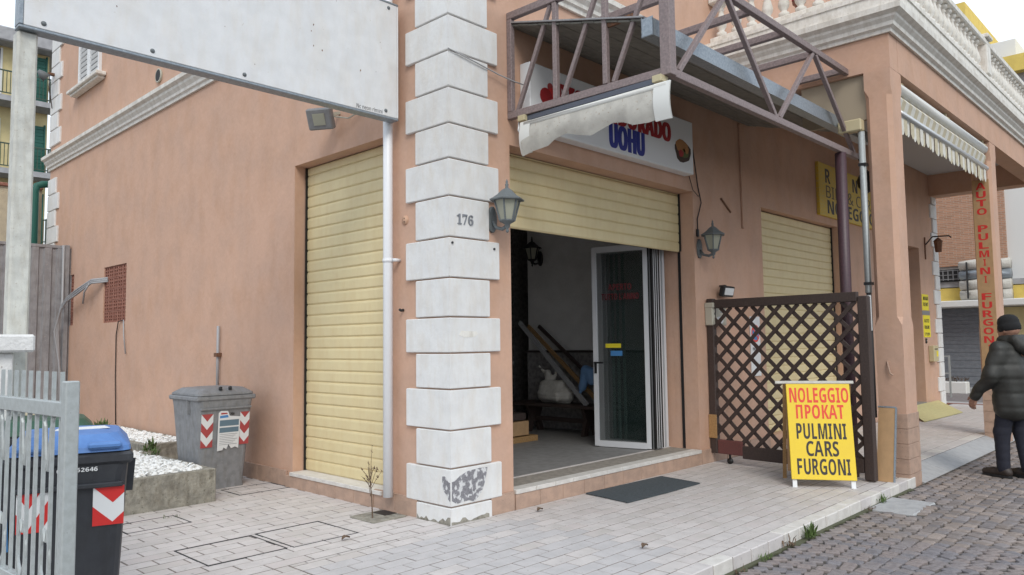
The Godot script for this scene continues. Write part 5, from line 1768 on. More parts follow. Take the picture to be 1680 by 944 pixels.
# ---------------------------------------------------------------- things on the terrace
func build_terrace() -> void:
	# lattice screen
	var A := Vector3(4.09, 0, -0.02)
	var E := Vector3(3.945, 0, 1.865)
	var d := (E - A).normalized()
	var L := (E - A).length()
	var n := d.cross(Y)
	var b := Basis(d, Y, n)
	var p := T("lattice_screen", "dark brown wooden lattice screen on castors beside the yellow A-board", "screen", (A + E) * 0.5)
	var s := S()
	box(s, A + d * 0.05 + Y * 1.01, Vector3(0.09, 1.80, 0.07), b, 0.008)
	put(s, "post", "dark_wood", p)
	s = S()
	box(s, E - d * 0.055 + Y * 0.93, Vector3(0.11, 1.84, 0.07), b, 0.012)
	put(s, "post", "dark_wood", p)
	s = S()
	box(s, (A + E) * 0.5 + d * -0.008 + Y * 1.845, Vector3(L - 0.21, 0.10, 0.06), b, 0.006)
	put(s, "top_rail", "dark_wood", p)
	s = S()
	box(s, (A + E) * 0.5 + d * 0.15 + Y * 0.15, Vector3(L - 0.53, 0.14, 0.055), b, 0.006)
	put(s, "bottom_rail", "dark_wood", p)
	s = S()
	box(s, A + d * 0.26 + Y * 0.19, Vector3(0.32, 0.16, 0.062), b, 0.006)
	put(s, "repair_board", "red_wood", p)
	s = S()
	box(s, A + d * 0.05 + n * 0.04 + Y * 0.42, Vector3(0.105, 0.27, 0.012), b, 0.002)
	put(s, "repair_board", "plank", p)
	var u0 := 0.085
	var u1 := L - 0.10
	var v0 := 0.20
	var v1 := 1.80
	for dir in [1.0, -1.0]:
		var k := -9
		while k < 20:
			# line v = dir * (u - c) + v0
			var c := u0 + (k + 0.35) * 0.205 if dir > 0 else u0 + (k + 0.2) * 0.205
			var pa := Vector2(c, v0)
			var pb := Vector2(c + dir * (v1 - v0), v1)
			# clip to u range
			var ta := 0.0
			var tb := 1.0
			var du := pb.x - pa.x
			var t0 := (u0 - pa.x) / du
			var t1 := (u1 - pa.x) / du
			ta = maxf(0.0, minf(t0, t1))
			tb = minf(1.0, maxf(t0, t1))
			if tb - ta > 0.03:
				var q0 := pa.lerp(pb, ta)
				var q1 := pa.lerp(pb, tb)
				s = S()
				var off: Vector3 = n * (0.008 * dir)
				bar(s, A + d * q0.x + Y * q0.y + off, A + d * q1.x + Y * q1.y + off, 0.014, 0.043, n.cross((d * (q1.x - q0.x) + Y * (q1.y - q0.y)).normalized()), 0.002)
				put(s, "lattice_strip", "dark_wood", p)
			k += 1
	for u in [0.24, L - 0.3]:
		s = S(true)
		lathe(s, A + d * u + Y * 0.035, [Vector2(0, -0.012), Vector2(0.035, -0.012), Vector2(0.035, 0.012), Vector2(0, 0.012)], 12, 0.0, Basis(d, PI * 0.5) )
		bar(s, A + d * u + Y * 0.05, A + d * u + Y * 0.115, 0.02, 0.02)
		put(s, "castor", "black", p)
	# signs showing behind and beside the screen
	var pk := T("parking_sign", "narrow white notice with a red and blue no-parking disc behind the lattice", "sign", Vector3(5.25, 1.2, 0))
	part("plate", "paper", pk, 5.15, 5.42, 0.95, 1.72, -0.028, -0.015, 0.003)
	for q in [[0.115, "sign_red", 0.001], [0.088, "label_blue", 0.002]]:
		s = S()
		var pl := []
		for k in 18:
			pl.append(Vector2(5.285 + cos(TAU * k / 18) * q[0], 1.50 + sin(TAU * k / 18) * q[0]))
		prism(s, pl, q[2], face(Vector3(0, 0, -0.015), Vector3(1, 0, 0)))
		put(s, "disc", q[1], pk)
	s = S()
	box(s, Vector3(5.285, 1.50, -0.0125), Vector3(0.19, 0.022, 0.004), Basis(Vector3(0, 0, 1), -0.78))
	put(s, "disc_bar", "sign_red", pk)
	words("PASSO", pk, "ink", face(Vector3(5.285, 1.30, -0.015), Vector3(1, 0, 0)), 0.17, 0.04)
	var nt := T("notice_strip", "narrow white notice plate behind the lattice screen's right post", "sign", Vector3(4.29, 1.5, 1.735))
	part("plate", "paper", nt, 4.284, 4.292, 1.50, 1.87, 1.70, 1.77, 0.002)
	for i in 5:
		part("printed_line", "number_grey", nt, 4.282, 4.2835, 1.54 + i * 0.06, 1.552 + i * 0.06, 1.71, 1.76)
	# intercom and small floodlight
	var ic := T("letter_box", "beige letter box with a dark slot at the lattice screen's upper left", "letter box", Vector3(4.2, 1.6, 0))
	part("case", "beige_plastic", ic, 4.03, 4.37, 1.595, 1.845, -0.028, 0.075, 0.01)
	part("lid", "beige_plastic", ic, 4.025, 4.375, 1.80, 1.862, -0.028, 0.09, 0.008)
	part("slot", "black", ic, 4.08, 4.31, 1.822, 1.838, 0.0895, 0.0915)
	part("name_plate", "number_grey", ic, 4.22, 4.31, 1.745, 1.765, 0.0745, 0.0765)
	part("lock", "dark", ic, 4.075, 4.10, 1.72, 1.745, 0.0745, 0.08)
	s = S()
	var rp := []
	for k in 14:
		rp.append(Vector2(4.20 + cos(TAU * k / 14) * 0.09, 1.655 + sin(TAU * k / 14) * 0.045))
	prism(s, rp, 0.002, face(Vector3(0, 0, 0.075), Vector3(1, 0, 0)))
	put(s, "round_label", "paper", ic)
	var sf := T("wall_floodlight", "small black floodlight with a pale lens above the letter box", "lamp", Vector3(4.45, 2.0, 0))
	s = S()
	box(s, Vector3(4.42, 2.01, 0.06), Vector3(0.27, 0.13, 0.06), Basis(Vector3(1, 0, 0), 0.25), 0.01)
	put(s, "housing", "black", sf)
	s = S()
	box(s, Vector3(4.42, 2.005, 0.094), Vector3(0.21, 0.085, 0.005), Basis(Vector3(1, 0, 0), 0.25))
	put(s, "lens", "paper", sf)
	s = S()
	bar(s, Vector3(4.42, 2.08, -0.03), Vector3(4.42, 2.08, 0.05), 0.03, 0.02)
	put(s, "bracket", "black", sf)
	# A-board
	var F0 := Vector3(3.194, 0, 1.332)
	var F1 := Vector3(3.500, 0, 1.835)
	var t := (F1 - F0).normalized()
	var fn := t.cross(Y)
	var W := (F1 - F0).length()
	var ab := T("a_board", "yellow A-board lettered NOLEGGIO, PULMINI CARS FURGONI, on white legs", "sign", (F0 + F1) * 0.5)
	var up := (Y - fn * 0.20).normalized()
	var fb := Basis(t, up, t.cross(up))
	var mid := (F0 + F1) * 0.5
	s = S()
	box(s, mid + up * 0.54, Vector3(W, 0.93, 0.02), fb, 0.003)
	put(s, "panel", "sign_yellow", ab)
	s = S()
	box(s, mid + up * 1.012 - t * 0.03, Vector3(W + 0.14, 0.028, 0.035), fb, 0.003)
	put(s, "top_batten", "cloth_white", ab)
	for e in [[-1.0, 0.03], [1.0, 0.045]]:
		s = S()
		bar(s, mid + t * (e[0] * (W / 2 - 0.03)) - fb.z * 0.025, mid + t * (e[0] * (W / 2 - 0.03)) - fb.z * 0.025 + up * 1.0, 0.04, 0.025, fb.z)
		put(s, "leg", "white", ab)
		s = S()
		var foot: Vector3 = mid + t * (e[0] * (W / 2 + 0.005)) - fn * 0.50
		bar(s, foot, mid + t * (e[0] * (W / 2 + 0.005)) + up * 1.0 - fb.z * 0.04, 0.035, 0.022, fb.z)
		put(s, "rear_leg", "plank", ab)
	s = S()
	var rup := (Y + fn * 0.14).normalized()
	box(s, mid - fn * 0.38 + rup * 0.50, Vector3(W - 0.02, 0.80, 0.012), Basis(t, rup, t.cross(rup)))
	put(s, "rear_panel", "tan_board", ab)
	var z0 := mid + fb.z * 0.0105
	var rows := [["NOLEGGIO", 0.885, 0.545, 0.145, "sign_red"], ["ПРОКАТ", 0.723, 0.44, 0.135, "sign_red"], ["PULMINI", 0.535, 0.455, 0.15, "ink"], ["CARS", 0.368, 0.295, 0.145, "ink"], ["FURGONI", 0.198, 0.48, 0.15, "ink"]]
	for r in rows:
		words(r[0], ab, r[4], Transform3D(fb, z0 + up * r[1] + t * 0.005), r[2], r[3], true, 0.0015)
	# dark rubber mat
	var rm := T("door_mat", "dark grey rubber mat on the tiles before the shop step", "mat", Vector3(2.2, 0, 0.32))
	s = S()
	var mp := [Vector2(1.65, -0.03), Vector2(2.86, -0.075), Vector2(2.775, -0.58), Vector2(2.2, -0.585), Vector2(1.565, -0.565)]
	prism(s, mp, 0.009, Transform3D(Basis(Vector3(1, 0, 0), Vector3(0, 0, -1), Y), Vector3(0, 0.004, 0)))
	put(s, "sheet", "mat_rubber", rm)
	# board leaning against the column
	var lb := T("leaning_board", "plain tan board with a grey edge leaning against the portico column", "board", Vector3(4.1, 0, 1.93))
	s = S()
	var lup := Vector3(0.28, 1, -0.02).normalized()
	var lbz := Basis(Vector3(0, 0, 1), lup, Vector3(0, 0, 1).cross(lup))
	box(s, Vector3(4.04, 0.0, 1.905) + lup * 0.37, Vector3(0.16, 0.74, 0.012), lbz)
	put(s, "panel", "tan_board", lb)
	s = S()
	box(s, Vector3(4.04, 0.0, 1.993) + lup * 0.372, Vector3(0.014, 0.75, 0.022), lbz)
	put(s, "edge_strip", "zinc", lb)
	s = S()
	box(s, Vector3(4.04, 0.0, 1.905) + lup * 0.748, Vector3(0.17, 0.014, 0.02), lbz)
	put(s, "edge_strip", "zinc", lb)

# ---------------------------------------------------------------- seen through the open shop door
func build_interior_things() -> void:
	var p := T("wooden_bench", "dark wooden bench on trestle legs along the shop's inner wall", "bench", Vector3(4.1, 0.166, -2.2))
	part("seat", "dark_wood", p, 3.86, 4.32, 0.535, 0.575, -3.15, -1.25, 0.006)
	for z in [-2.85, -1.85]:
		var s := S()
		prism(s, [Vector2(-0.17, 0.166), Vector2(-0.08, 0.166), Vector2(-0.04, 0.30), Vector2(0.04, 0.30), Vector2(0.08, 0.166), Vector2(0.17, 0.166), Vector2(0.10, 0.38), Vector2(0.16, 0.533), Vector2(-0.16, 0.533), Vector2(-0.10, 0.38)], 0.05, Transform3D(Basis(Vector3(1, 0, 0), Y, Vector3(0, 0, 1)), Vector3(4.09, 0, z)))
		put(s, "leg", "dark_wood", p)
	part("stretcher", "dark_wood", p, 4.07, 4.11, 0.32, 0.38, -2.80, -1.86)
	var bag := T("cloth_bag", "crumpled off-white sack standing on the bench", "bag", Vector3(4.1, 0.575, -2.45))
	var bones := [[Vector3(4.1, 0.68, -2.64), Vector3(4.1, 0.68, -2.24), 0.105, 0.115], [Vector3(4.1, 0.80, -2.60), Vector3(4.1, 0.80, -2.34), 0.10, 0.095], [Vector3(4.1, 0.80, -2.52), Vector3(4.09, 0.99, -2.56), 0.095, 0.045], [Vector3(4.1, 0.96, -2.60), Vector3(4.07, 1.08, -2.70), 0.030, 0.018], [Vector3(4.1, 0.92, -2.46), Vector3(4.1, 1.02, -2.40), 0.035, 0.02], [Vector3(4.04, 0.70, -2.60), Vector3(4.0, 0.68, -2.3), 0.09, 0.09]]
	put_mesh(net(bones, 0.013, 0.04, 0.010, 0.075), "sack", "cloth_white", bag)
	var bg := T("blue_bag", "light blue plastic bag slung over the planks by the bench", "bag", Vector3(4.1, 0.9, -1.85))
	put_mesh(net([[Vector3(4.02, 1.04, -1.82), Vector3(4.02, 0.82, -1.88), 0.07, 0.055], [Vector3(4.02, 1.02, -1.75), Vector3(4.02, 0.9, -1.72), 0.07, 0.06], [Vector3(4.02, 0.8, -1.9), Vector3(4.02, 0.72, -1.93), 0.03, 0.02]], 0.014, 0.04, 0.005, 0.09), "sack", "blue_bag", bg)
	for q in [["timber_plank", "grey planed plank leaning diagonally inside the shop", "slab_grey", Vector3(4.22, 1.72, -3.22), Vector3(3.98, 0.575, -1.78), 0.07], ["timber_plank", "brown plank leaning beside the grey plank inside the shop", "plank", Vector3(4.30, 1.66, -3.12), Vector3(4.10, 0.575, -1.62), 0.06], ["timber_plank", "dark brown batten leaning behind the two planks inside the shop", "dark_wood", Vector3(4.40, 1.66, -3.0), Vector3(4.25, 0.575, -1.45), 0.05]]:
		var pl := T(q[0], q[1], "plank", q[4], "planks leaning in the shop")
		var s := S()
		bar(s, q[3], q[4], 0.025, q[5])
		put(s, "plank", q[2], pl)
	var i := 0
	for q in [["orange brown flat carton at the bottom of the stack on the shop floor", 0.166, 0.25, 2.75, 3.30, "plank"], ["brown carton in the middle of the stack on the shop floor", 0.252, 0.44, 2.80, 3.15, "tan_board"], ["dark carton on top of the stack on the shop floor", 0.442, 0.54, 2.78, 3.12, "dark_wood"]]:
		var c := T("carton", q[0], "box", Vector3(3.0, q[1], -2.2), "cartons on the shop floor")
		part("case", q[5], c, q[3], q[4], q[1], q[2] - 0.012, -2.5, -2.05 - 0.02 * i, 0.004)
		part("flap", q[5], c, q[3], q[4], q[2] - 0.011, q[2] - 0.003, -2.49, -2.28)
		i += 1
	var cab := T("stone_counter", "grey stone fronted counter at the dark back of the shop", "counter", Vector3(4.0, 0.166, -3.7))
	part("front", "stone_clad", cab, 3.5, 4.28, 0.166, 1.10, -4.0, -3.45)
	part("top", "slab_grey", cab, 3.45, 4.29, 1.10, 1.14, -4.05, -3.40, 0.005)

# ---------------------------------------------------------------- portico
func build_portico_things() -> void:
	var dp := T("portico_downpipe", "slim grey downpipe on the alley side of the portico column", "pipe", Vector3(4.34, 0, 1.74))
	var s := S(true)
	tube(s, [Vector3(4.33, 3.62, 1.735), Vector3(4.33, 1.90, 1.735)], 0.034, 10)
	put(s, "pipe", "gate_metal", dp)
	s = S(true)
	tube(s, [Vector3(4.335, 1.90, 1.735), Vector3(4.335, 0.60, 1.735)], 0.026, 10)
	put(s, "lower_pipe", "dark", dp)
	for y in [3.25, 1.98]:
		part("clip", "black", dp, 4.295, 4.383, y, y + 0.03, 1.70, 1.775)
	part("hopper", "cream_plastic", dp, 4.27, 4.38, 3.63, 3.76, 1.51, 1.755, 0.012)
	# striped awning rolled up in the first bay
	var a := T("striped_awning", "cream and white striped awning with scalloped valance, rolled up under the balcony", "awning", Vector3(6.7, 3.9, 1.93))
	s = S(true)
	tube(s, [Vector3(4.77, 4.16, 1.95), Vector3(8.70, 4.16, 1.95)], 0.068, 12)
	put(s, "roller_tube", "awning_white", a)
	s = S(true)
	tube(s, [Vector3(4.79, 3.87, 1.98), Vector3(8.68, 3.87, 1.98)], 0.04, 10)
	put(s, "front_bar", "alu", a)
	for x in [4.86, 6.7, 8.6]:
		s = S()
		tube(s, [Vector3(x, 4.11, 1.93), Vector3(x + 0.01, 4.20, 2.0), Vector3(x, 4.25, 1.93)], 0.02, 6)
		bx(s, x - 0.03, x + 0.03, 4.23, 4.274, 1.87, 1.98)
		put(s, "bracket", "cream_plastic", a)
	var x := 4.80
	var i := 0
	while x < 8.66:
		var xe := minf(x + 0.115, 8.67)
		s = S()
		for yy in [[4.09, 4.04, 0.0, 0.03], [4.04, 3.92, 0.03, -0.01], [3.92, 3.88, -0.01, 0.03]]:
			quad(s, Vector3(x, yy[0], 1.965 + yy[2]), Vector3(xe, yy[0], 1.965 + yy[2]), Vector3(xe, yy[1], 1.965 + yy[3]), Vector3(x, yy[1], 1.965 + yy[3]), Vector3(0, 0, 1))
		var q := []
		q.append(Vector2(x, 3.85))
		for k in 7:
			var tt := k / 6.0
			q.append(Vector2(lerpf(x, xe, tt), 3.69 - 0.045 * sin(tt * PI) + 0.012 * sin(x * 9.0)))
		q.append(Vector2(xe, 3.85))
		q.reverse()
		prism(s, q, 0.003, face(Vector3(0, 0, 1.985 + 0.008 * sin(x * 21.0)), Vector3(1, 0, 0)))
		put(s, "stripe", "fabric_tan" if i % 2 else "fabric_stripe", a)
		x += 0.115
		i += 1
	# vertical painted sign on the second column
	var v := T("column_sign", "tall tan sign lettered AUTO PULMINI FURGONI in red down the second column", "sign", Vector3(8.72, 0.9, 1.88))
	part("board", "tan_board", v, 8.706, 8.716, 0.85, 3.72, 1.785, 2.0, 0.002)
	var ys := []
	for k in 19:
		ys.append(3.62 - k * 0.1245)
	var k2 := 0
	for ch in "AUTO PULMINI FURGONI":
		if ch != " ":
			words(ch, v, "red", face(Vector3(8.706, 3.625 - k2 * 0.1248, 1.892), Vector3(0, 0, 1)), 0.03 if ch == "I" else 0.125, 0.098, true, 0.002)
		k2 += 1
	# things by the far door
	var po := T("rental_poster", "pair of yellow rental notices taped on the wall beside the far door", "poster", Vector3(12.75, 1.5, 0))
	part("sheet", "poster_yellow", po, 12.52, 12.95, 1.96, 2.28, -0.029, -0.025)
	part("sheet", "poster_yellow", po, 12.54, 12.99, 1.42, 1.86, -0.029, -0.0245)
	part("tape", "number_grey", po, 12.50, 13.0, 1.87, 1.95, -0.029, -0.024)
	for q in [[2.20, "NOLEGGIO"], [2.08, "RENT"], [1.75, "AUTO"], [1.62, "FURGONI"], [1.48, "€ 19,90"]]:
		words(q[1], po, "ink", face(Vector3(12.755, q[0], -0.0245), Vector3(1, 0, 0)), 0.32, 0.07)
	var lt := T("letter_box", "cream letter box on the wall by the far door, below the yellow notices", "letter box", Vector3(12.95, 0.95, 0))
	part("case", "cream_plastic", lt, 12.80, 13.12, 0.93, 1.25, -0.029, 0.07, 0.01)
	part("slot", "dark", lt, 12.85, 13.07, 1.17, 1.19, 0.0695, 0.072)
	part("window", "poster_yellow", lt, 12.98, 13.09, 1.03, 1.14, 0.0695, 0.0715)
	var bell := T("door_bell", "small black bell push between the yellow notices and the letter box", "bell", Vector3(12.7, 1.3, 0))
	part("plate", "black", bell, 12.62, 12.70, 1.30, 1.40, -0.029, -0.012, 0.006)
	part("button", "alu", bell, 12.65, 12.67, 1.34, 1.36, -0.012, -0.006)
	var wl := T("wall_lantern", "brown bracket lantern by the far quoins under the portico", "wall lamp", Vector3(13.0, 3.2, 0.0))
	part("back_plate", "rust", wl, 12.87, 12.91, 3.0, 3.45, -0.029, -0.01)
	s = S(true)
	tube(s, [Vector3(12.89, 3.30, -0.01), Vector3(12.90, 3.45, 0.12), Vector3(12.90, 3.44, 0.42), Vector3(12.90, 3.40, 0.46)], 0.014, 6)
	put(s, "arm", "dark", wl)
	s = S()
	lathe(s, Vector3(12.90, 3.13, 0.22), [Vector2(0, 0), Vector2(0.06, 0.0), Vector2(0.08, 0.20), Vector2(0.09, 0.22), Vector2(0.03, 0.28), Vector2(0, 0.30)], 6)
	put(s, "lamp_body", "rust", wl)
	var ym := T("entrance_mat", "pale yellow mat sloping from the far door onto the portico tiles", "mat", Vector3(11.8, 0, 0.4))
	s = S()
	var ma := Vector3(11.0, 0.14, 0.0)
	var mb := Vector3(13.2, 0.14, 0.0)
	var mc := Vector3(12.15, 0.012, 0.68)
	var md := Vector3(9.99, 0.012, 0.62)
	for f in [0.0, -0.008]:
		quad(s, ma + Y * f, mb + Y * f, mc + Y * f, md + Y * f, Y if f == 0.0 else -Y)
	put(s, "sheet", "mat_yellow", ym)
	for e in [[5.9, "rusty iron hook stub on the portico column's alley side", 0]]:
		var hk := T("wall_hook", e[1], "hook", Vector3(4.38, 1.05, 1.9))
		s = S(true)
		tube(s, [Vector3(4.385, 1.18, 1.87), Vector3(4.36, 1.15, 1.88), Vector3(4.355, 1.06, 1.90), Vector3(4.352, 1.04, 1.93)], 0.009, 6)
		put(s, "hook", "skirting", hk)
	# seen through the balustrade
	var rp := T("flower_pot", "small red hanging pot between the balusters", "pot", Vector3(4.50, 5.2, 1.0))
	s = S(true)
	lathe(s, Vector3(4.58, 5.22, 1.02), [Vector2(0, 0), Vector2(0.035, 0.0), Vector2(0.045, 0.10), Vector2(0.075, 0.13), Vector2(0.075, 0.16), Vector2(0, 0.16)], 12)
	put(s, "pot", "terracotta", rp)
	s = S(true)
	lathe(s, Vector3(4.58, 5.38, 1.02), [Vector2(0.078, 0), Vector2(0.082, 0.012), Vector2(0.078, 0.024), Vector2(0.06, 0.024)], 12)
	put(s, "rim", "red_faded", rp)
	for q in [[4.60, 5.2, 1.32, "white laundry cloth showing between the balusters, nearer the wall"], [4.60, 5.2, 1.68, "white laundry cloth showing between the balusters, nearer the balcony corner"]]:
		var cl := T("laundry", q[3], "laundry", Vector3(q[0], q[1], q[2]), "laundry on the balcony")
		s = S(true)
		for k in 6:
			var za: float = q[2] - 0.10 + k * 0.035
			quad(s, Vector3(q[0] + 0.02 * (k % 2), 5.30 + 0.03 * absf(k - 3), za), Vector3(q[0] + 0.02 * ((k + 1) % 2), 5.30 + 0.03 * absf(k - 2), za + 0.035), Vector3(q[0], 5.72, za + 0.035), Vector3(q[0], 5.72, za), Vector3(-1, 0, 0))
		put(s, "cloth", "white", cl)

# ---------------------------------------------------------------- organic meshes
# skin over tapered bones [a, b, radius a, radius b] joined by a smooth minimum, meshed with surface nets
func net(bones: Array, cell: float, k: float, rip := 0.0, rip_len := 0.13) -> ArrayMesh:
	var lo := Vector3(1e9, 1e9, 1e9)
	var hi := -lo
	for b in bones:
		var r: float = maxf(b[2], b[3]) + k * 0.5 + cell * 3.0
		lo = lo.min(b[0] - Vector3.ONE * r).min(b[1] - Vector3.ONE * r)
		hi = hi.max(b[0] + Vector3.ONE * r).max(b[1] + Vector3.ONE * r)
	var nx := int((hi.x - lo.x) / cell) + 2
	var ny := int((hi.y - lo.y) / cell) + 2
	var nz := int((hi.z - lo.z) / cell) + 2
	var f := PackedFloat32Array()
	f.resize(nx * ny * nz)
	f.fill(1.0)
	for b in bones:
		var a: Vector3 = b[0]
		var e: Vector3 = b[1] - b[0]
		var ra: float = b[2]
		var rb: float = b[3]
		var m: float = maxf(ra, rb) + k + cell * 2.5
		var mn: Vector3 = ((b[0] as Vector3).min(b[1]) - Vector3.ONE * m - lo) / cell
		var mx: Vector3 = ((b[0] as Vector3).max(b[1]) + Vector3.ONE * m - lo) / cell
		var ee := maxf(e.length_squared(), 1e-9)
		for z in range(maxi(0, int(mn.z)), mini(nz, int(mx.z) + 2)):
			for y in range(maxi(0, int(mn.y)), mini(ny, int(mx.y) + 2)):
				var row := (z * ny + y) * nx
				for x in range(maxi(0, int(mn.x)), mini(nx, int(mx.x) + 2)):
					var p := lo + Vector3(x, y, z) * cell - a
					var t := clampf(p.dot(e) / ee, 0.0, 1.0)
					var d := (p - e * t).length() - (ra + (rb - ra) * t)
					var o := f[row + x]
					var h := maxf(k - absf(o - d), 0.0) / k
					f[row + x] = minf(o, d) - h * h * k * 0.25
	if rip > 0.0:
		for z in nz:
			for y in ny:
				var py := lo.y + y * cell
				var g := pow(0.5 + 0.5 * cos(TAU * py / rip_len), 6.0) * rip
				for x in nx:
					f[(z * ny + y) * nx + x] += g + rip * 0.5 * sin(x * cell * 31.0 + z * cell * 27.0 + py * 9.0)
	var idx := PackedInt32Array()
	idx.resize(nx * ny * nz)
	idx.fill(-1)
	var vs := PackedVector3Array()
	var off := [0, 1, nx, nx + 1, nx * ny, nx * ny + 1, nx * ny + nx, nx * ny + nx + 1]
	for z in nz - 1:
		for y in ny - 1:
			for x in nx - 1:
				var i := (z * ny + y) * nx + x
				var neg := 0
				for q in 8:
					if f[i + off[q]] < 0.0:
						neg += 1
				if neg == 0 or neg == 8:
					continue
				var acc := Vector3.ZERO
				var cnt := 0
				for q in 8:
					for bit in [1, 2, 4]:
						if q & bit:
							continue
						var v0 := f[i + off[q]]
						var v1 := f[i + off[q | bit]]
						if (v0 < 0.0) != (v1 < 0.0):
							var t := v0 / (v0 - v1)
							var c0 := Vector3(q & 1, (q >> 1) & 1, (q >> 2) & 1)
							var c1 := Vector3((q | bit) & 1, ((q | bit) >> 1) & 1, ((q | bit) >> 2) & 1)
							acc += c0.lerp(c1, t)
							cnt += 1
				idx[i] = vs.size()
				vs.append(lo + (Vector3(x, y, z) + acc / cnt) * cell - O)
	var tr := PackedInt32Array()
	var st := [1, nx, nx * ny]
	for z in range(1, nz - 1):
		for y in range(1, ny - 1):
			for x in range(1, nx - 1):
				var i := (z * ny + y) * nx + x
				for ax in 3:
					var inside := f[i] < 0.0
					if inside == (f[i + st[ax]] < 0.0):
						continue
					var u: int = st[(ax + 1) % 3]
					var w: int = st[(ax + 2) % 3]
					var a := idx[i]
					var b := idx[i - u]
					var c := idx[i - u - w]
					var d := idx[i - w]
					if a < 0 or b < 0 or c < 0 or d < 0:
						continue
					if inside:
						tr.append_array([a, c, b, a, d, c])
					else:
						tr.append_array([a, b, c, a, c, d])
	var nr := PackedVector3Array()
	nr.resize(vs.size())
	for t in range(0, tr.size(), 3):
		var A := vs[tr[t]]
		var B := vs[tr[t + 1]]
		var C := vs[tr[t + 2]]
		var n := (A - C).cross(A - B)
		nr[tr[t]] += n
		nr[tr[t + 1]] += n
		nr[tr[t + 2]] += n
	for i in nr.size():
		nr[i] = nr[i].normalized()
	var arr := []
	arr.resize(Mesh.ARRAY_MAX)
	arr[Mesh.ARRAY_VERTEX] = vs
	arr[Mesh.ARRAY_NORMAL] = nr
	arr[Mesh.ARRAY_INDEX] = tr
	var am := ArrayMesh.new()
	am.add_surface_from_arrays(Mesh.PRIMITIVE_TRIANGLES, arr)
	return am

func put_mesh(m: ArrayMesh, called: String, mat: String, parent: Node3D) -> MeshInstance3D:
	var mi := MeshInstance3D.new()
	mi.name = called
	mi.mesh = m
	m.surface_set_material(0, M[mat])
	parent.add_child(mi, true)
	return mi

